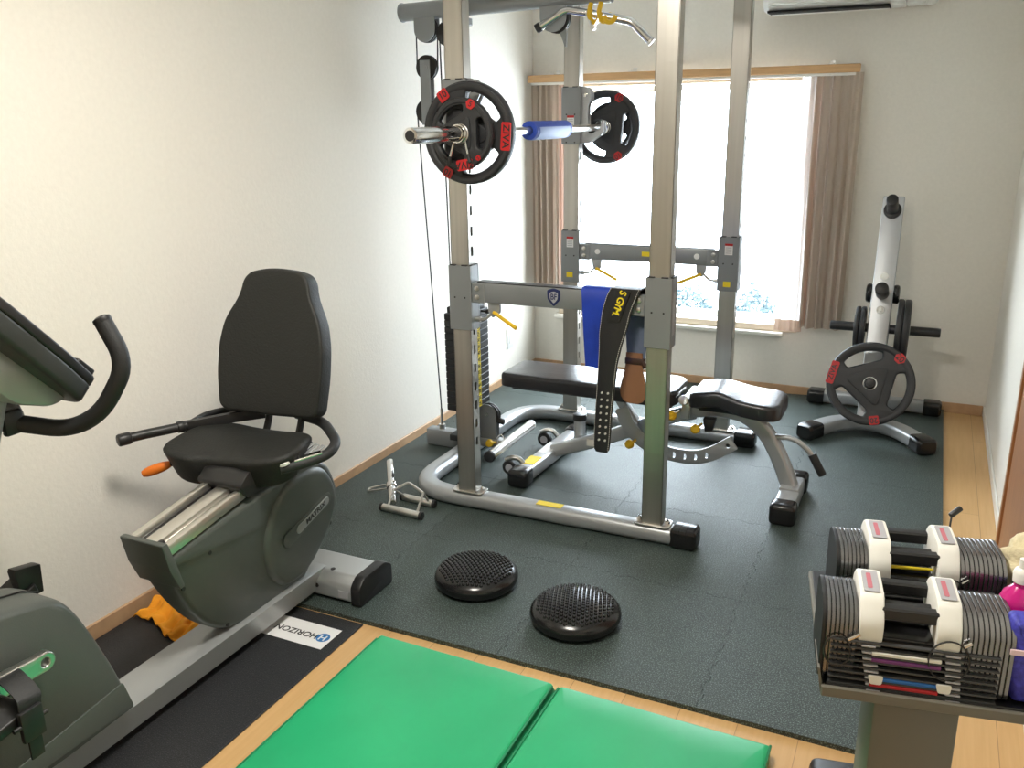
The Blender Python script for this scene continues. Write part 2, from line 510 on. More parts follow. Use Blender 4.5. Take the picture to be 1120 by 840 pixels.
# curtain rail
RY, RZ = 4.88, 1.735
rail = thing('curtain_rail', 'long light oak curtain rail fixed to the wall above the window', 'curtain rail', (.9, RY, RZ))
obj('rail_board', box(NB(), (.01, RY-.014, RZ-.02), (1.80, RY+.014, RZ+.02), .003, 1), M['oak'], rail)
bm = NB(); box(bm, (.03, RY-.006, RZ-.034), (1.78, RY+.006, RZ-.02), .002, 1)
obj('runner_track', bm, M['white'], rail)
for x in (.16, .62, 1.2, 1.66):
    bm = NB(); box(bm, (x-.012, RY-.004, RZ+.02), (x+.012, B, RZ+.026), .001, 1); box(bm, (x-.012, B-.004, RZ-.01), (x+.012, B, RZ+.045), .001, 1)
    tube(bm, [(x-.006, RY, RZ+.02), (x-.006, RY, RZ+.036)], .002, 8); tube(bm, [(x+.006, RY, RZ+.02), (x+.006, RY, RZ+.036)], .002, 8)
    obj('bracket', bm, M['chromer'], rail)

def drape(bm, top, bot, z1, z0, y, folds, amp, nu=120, nv=26, seed=1, sway=0., thick=.0018, ph=0.):
    """hanging cloth: top=(x0,x1) bot=(x0,x1)"""
    rnd = random.Random(seed); ph2 = [rnd.uniform(0, 6.28) for _ in range(4)]
    b = bmesh.new(); G = []
    for j in range(nv+1):
        t = j/nv; row = []
        for i in range(nu+1):
            s = i/nu
            x0 = top[0]+(bot[0]-top[0])*t**1.3; x1 = top[1]+(bot[1]-top[1])*t
            s2 = s+.012*math.sin(2*PI*s*3+ph2[0])
            a = amp*(.55+.45*min(1, t*3))*(.75+.35*math.sin(s*9+ph2[1]))
            yy = y+a*math.sin(2*PI*folds*s2+ph+.5*math.sin(t*2+ph2[2]))+.3*a*math.sin(2*PI*folds*2.3*s+ph2[3])
            row.append(b.verts.new((x0+(x1-x0)*s+.25*a*math.cos(2*PI*folds*s2), yy, z1+(z0-z1)*t)))
        G.append(row)
    for j in range(nv):
        for i in range(nu): b.faces.new((G[j][i], G[j][i+1], G[j+1][i+1], G[j+1][i]))
    ld(b, bm); return bm
bm = drape(NB(), (.02, .20), (.030, .20), 1.715, .545, RY+.012, 4.5, .024, seed=3)
cl = tag(obj('curtain', bm, M['curtain'], ang=180), 'taupe pleated curtain gathered at the left side of the window', 'curtain', 'window curtains')
bm = drape(NB(), (.16, .245), (.175, .25), 1.70, .55, RY+.05, 3, .015, nu=50, seed=9); obj('lining', bm, M['curtaink'], cl, ang=180)
bm = drape(NB(), (1.555, 1.815), (1.575, 1.812), 1.715, .412, RY+.012, 5.0, .027, seed=5)
cr = tag(obj('curtain', bm, M['curtain'], ang=180), 'taupe pleated curtain hanging wider at the right side of the window', 'curtain', 'window curtains')
bm = drape(NB(), (1.55, 1.61), (1.570, 1.64), 1.70, .425, RY+.03, 2.5, .014, nu=50, seed=12); obj('lining', bm, M['curtaink'], cr, ang=180)
for c_, xs in ((cl, (.03, .07, .11, .15, .19)), (cr, (1.60, 1.64, 1.68, 1.72, 1.76))):
    bm = NB()
    for x in xs: cyl(bm, (x, RY+.004, 1.708), (x, RY+.004, 1.722), .004, seg=8)
    obj('hooks', bm, M['whitep'], c_)
sh = tag(obj('sheer_curtain', drape(NB(), (1.530, 1.60), (1.478, 1.62), 1.70, .450, RY-.006, 2.2, .010, nu=70, seed=21), M['sheer'], ang=180),
         'thin white sheer curtain beside the right taupe curtain, in front of the glass', 'curtain')
obj('hem', drape(NB(), (1.478, 1.62), (1.477, 1.62), .452, .388, RY-.006, 2.2, .010, nu=70, nv=3, seed=21), M['hem'], sh, 'tan hem band', ang=180)

# outdoors
o = struct('outdoor_ground_1', box(NB(), (-6, B+T+.15, -.75), (9, 14, -.7)), M['conc'])  # pale concrete ground outside the window, under the shrubs
def blob(bm, c, r, seed, sub=3, amp=.25):
    b = bmesh.new(); bmesh.ops.create_icosphere(b, subdivisions=sub, radius=1)
    rnd = random.Random(seed); k = [V((rnd.uniform(2, 5), rnd.uniform(2, 5), rnd.uniform(2, 5))) for _ in range(3)]
    for v in b.verts:
        n = v.co.normalized(); d = 1+amp*sum(math.sin(kk.dot(n)*2+i) for i, kk in enumerate(k))/3
        v.co = V((c[0]+n.x*r[0]*d, c[1]+n.y*r[1]*d, c[2]+n.z*r[2]*d))
    ld(b, bm); return bm
for i, (x, y, z, r) in enumerate(((.36, 7.6, -.12, .22), (.90, 7.6, -.13, .24))):
    bm = NB(); rn = random.Random(40+i)
    for q in range(2600):
        u = rn.uniform(-1, 1); a = rn.uniform(0, 2*PI); rr = rn.uniform(.55, 1)**.5*(1+.12*math.sin(3*a+i)+.10*math.sin(5*u+2*a))
        p = V((x+r*1.05*rr*math.cos(a)*math.sqrt(1-u*u), y+r*.8*rr*math.sin(a)*math.sqrt(1-u*u), z-.2+(r+.18)*rr*u))
        d1 = V((rn.uniform(-1, 1), rn.uniform(-1, 1), rn.uniform(-.6, 1))).normalized(); d2 = d1.orthogonal().normalized()
        L_ = rn.uniform(.022, .042); w_ = L_*.42
        f_ = [bm.verts.new(p), bm.verts.new(p+d1*L_*.5+d2*w_), bm.verts.new(p+d1*L_), bm.verts.new(p+d1*L_*.5-d2*w_)]; bm.faces.new(f_)
    cyl(bm, (x, y, -.70), (x, y, z-.1), .03, .015)
    sh_ = tag(obj('shrub', bm, M['hedge']), ['rounded hazy blue-green shrub outside the window, the left one', 'rounded hazy blue-green shrub outside the window, the right one'][i], 'shrub', 'shrubs outdoors')

# wall outlet on the left wall
sk = thing('wall_socket', 'white wall socket plate low on the left wall near the corner', 'socket', (0, 4.60, .20))
obj('face_plate', box(NB(), (0, 4.555, .21), (.008, 4.635, .34), .003), M['whitep'], sk)
obj('outlet', box(NB(), (.007, 4.575, .24), (.011, 4.615, .31), .002), M['white'], sk)
# air conditioner
ac = thing('air_conditioner', 'white wall air conditioner at the top of the back wall', 'air conditioner', (1.62, B, 2.03))
bm = NB(); prism(bm, round_loop([(B-.001, 2.045), (B-.001, 2.31), (B-.19, 2.31), (B-.215, 2.10), (B-.17, 2.048)], .02), 1.285, 1.93, .006)
obj('casing', bm, M['whitep'], ac)
obj('air_vane', prism(NB(), [(B-.205, 2.075), (B-.20, 2.083), (B-.07, 2.043), (B-.075, 2.036)], 1.31, 1.86), M['white'], ac)
obj('vent_gap', box(NB(), (1.305, B-.19, 2.040), (1.865, B-.06, 2.050)), M['dark'], ac)
bm = NB(); box(bm, (1.93, B-.10, 2.05), (2.02, B-.002, 2.30), .01); tube(bm, fillet([(2.0, B-.05, 2.08), (2.05, B-.05, 2.06), (2.06, B-.05, 2.2)], .03), .022)
obj('pipe_cover', bm, M['whitep'], ac)
ac.location = (ac.location.x+.045, ac.location.y, ac.location.z-.040)
# ceiling lamp (above the frame)
cl_ = thing('ceiling_light', 'round white ceiling light fixed to the ceiling', 'ceiling light', (1.25, 1.35, H))
obj('base', lathe(NB(), [(0, 0), (.24, 0), (.25, -.03), (.24, -.04), (0, -.04)], Matrix.Translation((1.25, 1.35, H))), M['whitep'], cl_)
obj('diffuser', lathe(NB(), [(.235, -.041), (.24, -.06), (.20, -.085), (.1, -.10), (0, -.105)], Matrix.Translation((1.25, 1.35, H))), M['lampm'], cl_)

# ------------------------------------------------------------------ floor coverings
TZ = .015; S = .591
def teeth(t):
    k = t/.056; f = k-math.floor(k)
    if t < .05 or t > S-.05: return 0.
    return .007 if f < .5 else -.007
def edge(n=42):
    pts = []; last = 0
    k = 0; t = .045
    out = [(0, 0)]
    sgn = 1; t = .042
    while t < S-.05:
        a = .0075*sgn
        out += [(t+.004, 0), (t, a), (t+.024, a), (t+.020, 0)] if False else [(t, 0), (t-.002, a), (t+.022, a), (t+.020, 0)]
        t += .042; sgn = -sgn
    return out
EDGE = edge()
def tile_loop(i, j, ni, nj, g=.0007):
    x0, y0 = i*S, 2.0+j*S; x1, y1 = x0+S, y0+S
    if j == nj-1: y1 = B-.012
    if i == 0: x0 = .012
    L = []
    # bottom (left->right)
    L += [(i*S+t, y0+g+(a if j > 0 else 0)) for t, a in EDGE] if j > 0 else [(x0, y0)]
    R = [(x1-g+a, y0+t) for t, a in EDGE] if i < ni-1 else [(x1, y0)]
    L += [p for p in R if p[1] < y1]
    Tp = [(i*S+t, y1-g+a) for t, a in EDGE][::-1] if j < nj-1 else []
    L += [(x1-(g if i < ni-1 else 0), y1-(g if j < nj-1 else 0))]+Tp
    Lf = [(x0+g+a, y0+t) for t, a in EDGE][::-1] if i > 0 else [(x0, y1-g)]
    L += [p for p in Lf if p[1] < y1]
    out = []
    for p in L:
        p = (max(p[0], .012), p[1])
        if not out or (V((*p, 0))-V((*out[-1], 0))).length > 2e-4: out.append(p)
    if (V((*out[0], 0))-V((*out[-1], 0))).length < 2e-4: out.pop()
    return out
ni, nj = 4, 5
rown = ['first row, nearest the green mat', 'second row from the front', 'third row from the front', 'fourth row from the front', 'row against the window wall']
coln = ['at the left wall', 'left of middle', 'right of middle', 'beside the bare wood strip']
for i in range(ni):
    for j in range(nj):
        lp = tile_loop(i, j, ni, nj)
        o = obj('rubber_floor_tile', flat(NB(), [lp], TZ, 0), M['rubber'])
        tag(o, 'speckled black rubber puzzle tile, %s, %s' % (rown[j], coln[i]), 'floor tile', 'rubber puzzle floor tiles')
# black mat under the bike
bmat = tag(obj('exercise_mat', box(NB(), (.014, -.2, 0), (.722, 1.992, .006), .002, 1), M['pvc']), 'thin black vinyl mat with a white printed label, lying under the exercise bike', 'mat')
lab = obj('printed_label', box(NB(), (.452, 1.822, .0058), (.684, 1.932, .0066)), M['label'], bmat, 'white label with dark lettering')
bm = NB(); text_bm(bm, 'HORIZON', .0345, MX((.554, 1.874, .0068), (-1, 0, 0), (0, -1, 0)), .0004, 1.0)
obj('lettering', bm, M['black'], lab)
bm = NB(); cyl(bm, (.653, 1.876, .0064), (.653, 1.876, .0070), .022); o = obj('round_logo', bm, M['logo'], lab)
bm = NB(); text_bm(bm, 'H', .036, MX((.653, 1.876, .0073), (-1, 0, .0), (0, -1, 0)), .0004, 1.0); obj('logo_letter', bm, M['label'], lab)
# green folding mat
gm = thing('folding_mat', 'bright green vinyl folding gymnastics mat with two panels on the wooden floor', 'mat', (1.41, 1.35, 0))
for (x0, x1) in ((.832, 1.403), (1.421, 1.985)):
    lp = dense(round_loop([(x0, .76), (x1, .76), (x1, 1.915-(x0-.8)*.02), (x0, 1.925-(x0-.8)*.02)], .012, 3), .03)
    obj('panel', cushion(NB(), lp, .042, .014, dome=.004), M['green'], gm)
bm = NB(); tube(bm, [(1.404, .77, .012), (1.412, .77, .008), (1.420, .77, .012)], .004, 6)
b2 = NB()
prism(b2, [(1.400, .034), (1.412, .020), (1.424, .034), (1.424, .030), (1.412, .016), (1.400, .030)], .765, 1.905, axes='xz')
obj('fold_seam', b2, M['greend'], gm); bm.free()
for x in (1.403, 1.421, .834, 1.983):
    bm = NB(); tube(bm, [(x, .775, .037), (x, 1.90, .037)], .0035, 6); obj('piping', bm, M['greend'], gm)

# ------------------------------------------------------------------ power rack
RZ0 = TZ
rack = thing('power_rack', 'steel power rack with lat tower and weight stack standing on the rubber floor', 'power rack', (1.0, 3.46, TZ))
XL0, XL1, XR0, XR1 = .590, .665, 1.353, 1.428
YF0, YF1, YB0, YB1 = 2.870, 2.922, 3.990, 4.042
def upright(x0, x1, y0, y1, slots):
    bm = NB(); t = .003; z0, z1 = .085, 2.16
    box(bm, (x0, y0, z0), (x1, y0+t, z1), .001, 1); box(bm, (x0, y1-t, z0), (x1, y1, z1), .001, 1)
    outer = [(y0, z0), (y1, z0), (y1, z1), (y0, z1)]; holes = []
    yc = (y0+y1)/2
    z = .30
    while z < 1.62:
        if slots == 'rect': holes.append(rr_at(yc, z, .016, .034, .003))
        elif slots == 'round': holes.append([(yc+.008*math.cos(2*PI*k/10), z+.008*math.sin(2*PI*k/10)) for k in range(10)])
        z += .075
    for xs, hs in ((x1-t, holes), (x0, holes if slots else [])):
        flat(bm, [outer]+hs, t, 0, MX((xs, 0, 0), (0, 1, 0), (0, 0, 1)))
    o = obj('upright', bm, M['steel'], rack)
    bm = NB()
    xc, ycc = (x0+x1)/2, (y0+y1)/2
    lp = round_loop([(x0-.03, y0-.012), (x1+.03, y0-.012), (x1+.03, y1+.012), (x0-.03, y1+.012)], .02)
    flat(bm, [lp], .006, .001, Matrix.Translation((0, 0, .083)))
    obj('foot_plate', bm, M['chromer'], o)
    for sx in (-1, 1):
        bm = NB(); x = xc+sx*(.0375+.016); cyl(bm, (x, ycc, .088), (x, ycc, .099), .010, seg=6); cyl(bm, (x, ycc, .099), (x, ycc, .104), .006, seg=12)
        obj('bolt', bm, M['chrome'], o)
    return o
def rr_at(cx, cy, w, h, r): return [(cx+a, cy+b) for a, b in rrect(w, h, r, 2)]
upright(XL0, XL1, YF0, YF1, 'rect'); upright(XR0, XR1, YF0, YF1, None)
upright(XL0, XL1, YB0, YB1, 'rect'); upright(XR0, XR1, YB0, YB1, 'round')
# floor frame
sec = rrect(.082, .066, .028, 5)
zf = TZ+.035
bm = NB()
path = fillet([(1.47, 2.896, zf), (.355, 2.896, zf), (.355, 4.02, zf), (1.47, 4.02, zf)], .20, 12)
path = [V((1.47, 2.896, zf)), V((1.0, 2.896, zf))]+[p for p in path[1:-1]]+[V((1.0, 4.02, zf)), V((1.47, 4.02, zf))]
sweep(bm, path, sec); obj('base_frame', bm, M['silver'], rack)
for y in (2.896, 4.016):
    bm = NB(); box(bm, (1.462, y-.046, TZ), (1.56, y+.046, TZ+.076), .016, 3)
    for k in range(3): box(bm, (1.482+k*.025, y-.048, TZ+.006), (1.490+k*.025, y+.048, TZ+.078), .016, 2)
    obj('foot_cap', bm, M['blackg'], rack)
bm = NB(); box(bm, (.925, 2.875, TZ+.0675), (1.03, 2.912, TZ+.0695)); obj('warning_sticker', bm, M['yellowl'], rack, 'yellow warning sticker')
# top frame
bm = NB()
for y in ((YF0+YF1)/2, (YB0+YB1)/2): box(bm, (XL1, y-.026, 2.06), (XR0, y+.026, 2.14), .004)
for x in ((XL0+XL1)/2, (XR0+XR1)/2): box(bm, (x-.03, YF1, 2.06), (x+.03, YB0, 2.14), .004)
obj('top_frame', bm, M['silver'], rack)
# collars (sliding sleeves)
def collar(x0, x1, y0, y1, z0, z1, sticker=None):
    bm = NB(); e = .009
    for (a, c) in (((x0-e, y0-e), (x1+e, y0-.001)), ((x0-e, y1+.001), (x1+e, y1+e)), ((x0-e, y0-.001), (x0-.001, y1+.001)), ((x1+.001, y0-.001), (x1+e, y1+.001))):
        box(bm, (*a, z0), (*c, z1), .0015, 1)
    o = obj('sliding_collar', bm, M['silverd'], rack)
    bm = NB()
    for x in (x0-.002, (x0+x1)/2+.008):
        box(bm, (x, y0-e-.001, z1-.001), (x+.024, y0+.002, z1+.003), .001, 1)
    box(bm, (x1, y0, z1-.001), (x1+e+.001, y1, z1+.003), .001, 1)
    obj('guide_strip', bm, M['black'], o)
    for (dx, dz) in ((.018, .12), (.058, .12), (.018, .245), (.058, .245)):
        zz = z1-dz
        if zz > z0+.005:
            bm = NB(); cyl(bm, (x0-.003+dx*1.05, y0-e-.0012, zz), (x0-.003+dx*1.05, y0-e+.002, zz), .0035, seg=10); obj('rivet', bm, M['black'], o)
    if sticker:
        bm = NB(); zc = z1-sticker[0]
        box(bm, (x0+.02, y0-e-.0015, zc-.045), (x0+.055, y0-e, zc)); s = obj('label_sticker', bm, M['label'], o, 'white sticker with a red heading')
        bm = NB(); box(bm, (x0+.02, y0-e-.0025, zc-.004), (x0+.055, y0-e-.0012, zc+.006)); obj('red_heading', bm, M['red'], s)
        bm = NB()
        for q in range(4): box(bm, (x0+.024, y0-e-.0022, zc-.014-q*.008), (x0+.050, y0-e-.0012, zc-.011-q*.008))
        obj('print_lines', bm, M['lgrey'], s)
    return o
collar(XL0, XL1, YF0, YF1, .755, 1.0); collar(XR0, XR1, YF0, YF1, .755, 1.0)
k1 = collar(XL0, XL1, YB0, YB1, .75, 1.0, (.035,)); k2 = collar(XR0, XR1, YB0, YB1, .755, 1.0, (.035,))
for k_, x in ((k1, XL0), (k2, XR0)):
    bm = NB(); box(bm, (x+.02, YB0-.011, .775), (x+.052, YB0-.0088, .80)); obj('yellow_label', bm, M['yellowl'], k_)
u1 = collar(XL0, XL1, YF0, YF1, 1.40, 1.655); u2 = collar(XL0, XL1, YB0, YB1, 1.40, 1.655, (.13,))
# blue/white stripe sticker on the front right collar side
bm = NB(); box(bm, (XR1+.0088, YF0+.01, .80), (XR1+.0102, YF0+.035, .95)); obj('side_sticker', bm, M['lgrey'], rack)
# J hooks on left uprights, opening inwards
def jhook(y0, y1):
    bm = NB()
    out = [(XL1+.008, 1.655), (XL1+.035, 1.655), (XL1+.058, 1.63), (XL1+.058, 1.60), (XL1+.042, 1.575), (XL1+.042, 1.44),
           (XL1+.105, 1.47), (XL1+.105, 1.505), (XL1+.118, 1.508), (XL1+.120, 1.452), (XL1+.045, 1.405), (XL1+.008, 1.405)]
    for y in (y0+.006, y1-.012):
        flat(bm, [round_loop(out, .008, 3)], .006, .001, MX((0, y+.006, 0), (1, 0, 0), (0, 0, 1)))
    box(bm, (XL1+.03, y0+.006, 1.44), (XL1+.105, y1-.006, 1.449), .002, 1)
    o = obj('bar_hook', bm, M['silver'], rack)
    for z in (1.62,):
        bm = NB(); cyl(bm, (XL1+.03, y0+.001, z), (XL1+.03, y0+.008, z), .011, seg=16, bev=.002); obj('bolt', bm, M['chrome'], o)
    bm = NB(); box(bm, (XL1+.044, y0+.012, 1.449), (XL1+.104, y1-.012, 1.4575), .002, 1); obj('hook_liner', bm, M['black'], o)
jhook(YF0, YF1); jhook(YB0, YB1)
# safety rails
def safety(y0, y1, ystick, badge, front):
    yc = (y0+y1)/2
    bm = NB(); box(bm, (XL1+.04, yc-.026, .865), (XR0-.04, yc+.026, .94), .005)
    r = obj('safety_rail', bm, M['silverd'], rack)
    for x, s in ((XL1, 1), (XR0, -1)):
        bm = NB(); box(bm, (x+.009*s if s > 0 else x-.062, yc-.030, .862), (x+.062 if s > 0 else x-.009, yc+.030, .938), .003, 1)
        obj('end_bracket', bm, M['silverd'], r)
        for z in (.885, .918):
            bm = NB(); cyl(bm, (x+.032*s, yc-.036, z), (x+.032*s, yc-.028, z), .009, seg=16, bev=.002); obj('bolt', bm, M['chromer'], r)
        if front and s < 0: continue
        bm = NB(); prism(bm, round_loop([(x+.065*s, .866), (x+.115*s, .866), (x+.112*s, .825), (x+.085*s, .805), (x+.068*s, .835)], .008), yc-.012, yc+.012, .002, axes='xz')
        obj('latch_plate', bm, M['silver'], r)
        bm = NB(); tube(bm, fillet([(x+.012*s, yc, .795), (x+.05*s, yc, .795), (x+.085*s, yc-.005, .828)], .015), .006, 10)
        cyl(bm, (x+.004*s, yc, .795), (x+.03*s, yc, .795), .010, seg=14)
        obj('latch_pin', bm, M['chromer'], r)
        bm = NB(); tube(bm, [(x+.090*s, yc-.01, .828), (x+.20*s, yc-.05, .785)] if front else [(x+.088*s, yc-.01, .822), (x+.20*s, yc-.03, .775)], .0075, 10)
        obj('yellow_lever', bm, M['yellow'], r)
    bm = NB(); box(bm, (XL1+.03, yc-.024, .940), (XR0-.03, yc+.024, .943), .001, 1); obj('wear_strip', bm, M['black'], r)
    return r
sf = safety(YF0, YF1, 0, True, True); sb = safety(YB0, YB1, 0, False, False)
yfr = (YF0+YF1)/2-.026
bm = NB(); flat(bm, [round_loop([(-.026, .026), (0, .034), (.026, .026), (.024, -.008), (0, -.034), (-.024, -.008)], .008)], .0015, 0, MX((1.005, yfr, .905), (1, 0, 0), (0, 0, 1)))
bdg = obj('shield_badge', bm, M['navy'], rack, 'dark blue shield badge')
bm = NB(); flat(bm, [round_loop([(-.016, .017), (0, .022), (.016, .017), (.0145, -.006), (0, -.022), (-.0145, -.006)], .005)], .0010, 0, MX((1.005, yfr-.0012, .905), (1, 0, 0), (0, 0, 1)))
o = obj('shield_field', bm, M['lgrey'], bdg)
bm = NB(); text_bm(bm, 'BF', .030, MX((1.005, yfr-.0027, .907), (1, 0, 0), (0, 0, 1)), .0006, .8); o = obj('shield_letters', bm, M['navy'], bdg)
ybr = (YB0+YB1)/2-.026
bm = NB(); box(bm, (.985, ybr-.0015, .893), (1.045, ybr, .915)); o = obj('yellow_sticker', bm, M['yellowl'], rack)
for x in (.765, 1.245):
    bm = NB(); cyl(bm, (x, ybr-.003, .905), (x, ybr+.001, .905), .013, seg=20); o = obj('rail_hole', bm, M['label'], rack)
# lat tower -------------------------------------------------
ly = 3.46
bm = NB(); sweep(bm, [(.065, ly, 1.958), (1.0, ly, 1.975)], circ(.036, 20)); 
cyl(bm, (.06, ly, 1.958), (.068, ly, 1.958), .039, bev=.002)
obj('lat_beam', bm, M['silverd'], rack)
bm = NB(); box(bm, (.105, 3.43, .018), (.36, 3.49, .10), .008); box(bm, (.35, 3.435, .05), (.40, 3.485, .09), .004)
obj('tower_base', bm, M['silverd'], rack)
def pulley(c, r, w=.020, axis='y', m='black'):
    bm = NB(); x, y, z = c
    lathe(bm, [(0, -w/2), (r, -w/2), (r, -w*.3), (r-.008, 0), (r, w*.3), (r, w/2), (0, w/2)], MX(c, (1, 0, 0), (0, 0, 1)))
    return obj('pulley', bm, M[m], rack)
def half_guard(cx, cz, r, y, dy, up=True):
    bm = NB(); lp = [(cx+r*math.cos(a), cz+r*math.sin(a)) for a in [PI*(1+k/18) for k in range(19)]]+[(cx+r, 1.94), (cx-r, 1.94)]
    flat(bm, [lp], .004, 0, MX((0, y+.002, 0), (1, 0, 0), (0, 0, 1))); return bm
for cx in (.180,):
    pulley((cx, ly, 1.885), .052)
    for dy in (-.020, .020):
        obj('pulley_guard', half_guard(cx, 1.885, .050, ly+dy, 0), M['silverd'], rack)
pulley((.285, ly, 1.865), .052); pulley((.775, ly, 1.895), .055)
for dy in (-.020, .020): obj('pulley_guard', half_guard(.765, 1.90, .056, ly+dy, 0), M['silverd'], rack)
bm = NB(); prism(bm, [(.765, 1.90), (.815, 1.90), (.815, 1.79), (.810, 1.79)], 3.452, 3.468, axes='xz')
obj('gusset', bm, M['silverd'], rack)
pulley((.175, ly, 1.735), .050); pulley((.165, ly, 1.555), .050)
bm = NB()
for dy in (-.016, .016): box(bm, (.147, ly+dy-.002, 1.50), (.197, ly+dy+.002, 1.765), .002, 1)
cyl(bm, (.175, ly-.02, 1.735), (.175, ly+.02, 1.735), .007); cyl(bm, (.165, ly-.02, 1.555), (.165, ly+.02, 1.555), .007)
obj('pulley_yoke', bm, M['silverd'], rack)
for i, pts in enumerate(([(.128, ly, 1.885), (.125, ly, 1.735)], [(.232, ly, 1.885), (.226, ly, 1.735)], [(.116, ly, 1.555), (.150, ly, .84), (.178, ly, .20)], [(.240, ly, 1.86), (.262, ly, .10)],
             [(.214, ly, 1.555), (.30, ly, .72)] if False else [(.337, ly, 1.86), (.318, ly, .80)])):
    bm = NB(); tube(bm, pts, .0032, 8); obj('cable', bm, M['black'], rack)
bm = NB(); tube(bm, [(.178, ly, .098), (.178, ly, .20)], .007, 10); cyl(bm, (.178, ly, .098), (.178, ly, .122), .016); obj('cable_anchor', bm, M['chromer'], rack)
# weight stack
sx0, sx1, sy0, sy1 = .283, .400, 3.332, 3.536
n = 15
for k in range(n):
    z0 = .245+k*.0302
    bm = NB(); box(bm, (sx0, sy0, z0), (sx1, sy1, z0+.0292), .003, 1)
    w = obj('stack_plate', bm, M['iron'], rack)
    bm = NB(); box(bm, (sx1-.001, 3.419, z0+.001), (sx1+.0015, 3.449, z0+.0282)); lbl = obj('number_label', bm, M['yellowl'], w)
    bm = NB(); text_bm(bm, str((k and (n-k+1)*5) or 75), .021, MX((sx1+.0018, 3.434, z0+.0148), (0, 1, 0), (0, 0, 1)), .0004); 
    t_ = obj('number', bm, M['black'], w)
bm = NB(); box(bm, (sx0+.01, sy0+.01, .698), (sx1-.01, sy1-.01, .725), .004); obj('stack_head', bm, M['iron'], rack)
for y in (3.365, 3.505):
    bm = NB(); cyl(bm, (.340, y, .10), (.340, y, 1.92), .010, seg=14); obj('guide_rod', bm, M['chromer'], rack)
bm = NB(); box(bm, (.285, 3.34, .095), (.395, 3.53, .125), .004); cyl(bm, (.34, 3.365, .125), (.34, 3.365, .244), .024); cyl(bm, (.34, 3.505, .125), (.34, 3.505, .244), .024)
obj('stack_bumper', bm, M['rubberb'], rack)
bm = NB(); cyl(bm, (sx1-.003, 3.47, .69), (sx1+.03, 3.47, .69), .005); cyl(bm, (sx1+.025, 3.47, .69), (sx1+.04, 3.47, .69), .011, bev=.003)
obj('selector_pin', bm, M['black'], rack)
bm = NB(); box(bm, (.315, 3.345, 1.895), (.365, 3.525, 1.925), .004); obj('rod_top_block', bm, M['silverd'], rack)
# low pulley
bm = NB(); lathe(bm, [(0, -.010), (.052, -.010), (.052, -.006), (.045, 0), (.052, .006), (.052, .010), (0, .010)], MX((.437, ly, .205), (1, 0, 0), (0, 0, 1))); obj('pulley', bm, M['black'], rack)
for dy in (-.016, .016):
    lp = [(.430+.048*math.cos(a), .208+.048*math.sin(a)) for a in [PI*k/16 for k in range(17)]]+[(.384, .08), (.476, .08)]
    bm = NB(); flat(bm, [lp], .004, 0, MX((0, ly+dy+.002, 0), (1, 0, 0), (0, 0, 1))); g_ = obj('pulley_guard', bm, M['silverd'], rack)
    bm = NB(); cyl(bm, (.430, ly+dy*1.5, .208), (.430, ly+dy, .208), .008); o = obj('axle_bolt', bm, M['chrome'], g_)
bm = NB(); box(bm, (.38, 3.435, .05), (.52, 3.485, .09), .004); obj('low_pulley_arm', bm, M['silver'], rack)
bm = NB(); lathe(bm, [(0, 0), (.014, .002), (.019, .012), (.016, .024), (0, .028)], MX((.470, 3.40, .090), (1, 0, 0), z=(.3, -1, .1))); cyl(bm, (.470, 3.40, .090), (.470, 3.44, .075), .007)
obj('yellow_knob', bm, M['yellow'], rack)
bm = NB(); cyl(bm, (.482, ly, .180), (.510, ly, .175), .014, bev=.003); obj('cable_stop', bm, M['black'], rack)

# chrome short bar clipped to the low pulley
sbar = thing('straight_cable_bar', 'short chrome cable bar with black ends lying by the low pulley', 'cable bar', (.66, 3.35, TZ))
pa, pb = V((.600, 3.185, .115)), V((.640, 3.565, .150))
pa, pb = V((.612, 3.10, .150)), V((.628, 3.50, .165))
bm = NB(); cyl(bm, pa, pb, .0215, seg=24); obj('bar', bm, M['chromer'], sbar)
d_ = (pb-pa).normalized()
bm = NB(); cyl(bm, pa-d_*.006, pa+d_*.014, .0255, bev=.005); obj('end_cap', bm, M['black'], sbar)
bm = NB(); cyl(bm, pb-d_*.014, pb+d_*.006, .0232, bev=.004); obj('end_cap', bm, M['chromer'], sbar)
c0 = pa.lerp(pb, .5)
bm = NB(); tube(bm, smooth_path([c0+V((-.01, -.012, -.01)), c0+V((-.045, -.012, -.022)), c0+V((-.055, 0, -.024)), c0+V((-.045, .014, -.022)), c0+V((-.01, .012, -.005))], 5), .005, 8)
cyl(bm, c0+V((-.012, 0, -.006)), c0+V((.0, 0, -.002)), .021); obj('swivel_eye', bm, M['chromer'], sbar)
bm = NB(); tube(bm, [V(c0)+V((-.05+.018*math.cos(a), .004*math.sin(a), -.012+.028*math.sin(a))) for a in [2*PI*k/16 for k in range(16)]], .0035, 8, closed=True); obj('snap_link', bm, M['chrome'], sbar)

# lat pull-down bar hanging from the beam, with yellow hook
lb = thing('lat_pulldown_bar', 'long chrome lat pulldown bar with bent ends hanging at the top of the rack', 'pulldown bar', (.92, 3.46, 1.80))
pts = [(.712, 3.42, 1.862), (.818, 3.44, 1.922), (.92, 3.46, 1.905), (1.068, 3.49, 1.872), (1.145, 3.51, 1.795)]
bm = NB(); tube(bm, fillet(pts, .02, 5), .0155, 14); obj('bar', bm, M['chrome'], lb)
bm = NB(); e0, e1 = V(pts[0]), V(pts[1]); dd = (e1-e0).normalized(); cyl(bm, e0-dd*.012, e0+dd*.01, .0185, bev=.003); obj('end_cap', bm, M['black'], lb)
bm = NB(); e0, e1 = V(pts[-1]), V(pts[-2]); dd = (e1-e0).normalized(); cyl(bm, e0-dd*.004, e0+dd*.01, .0168, bev=.003); obj('end_cap', bm, M['chromer'], lb)
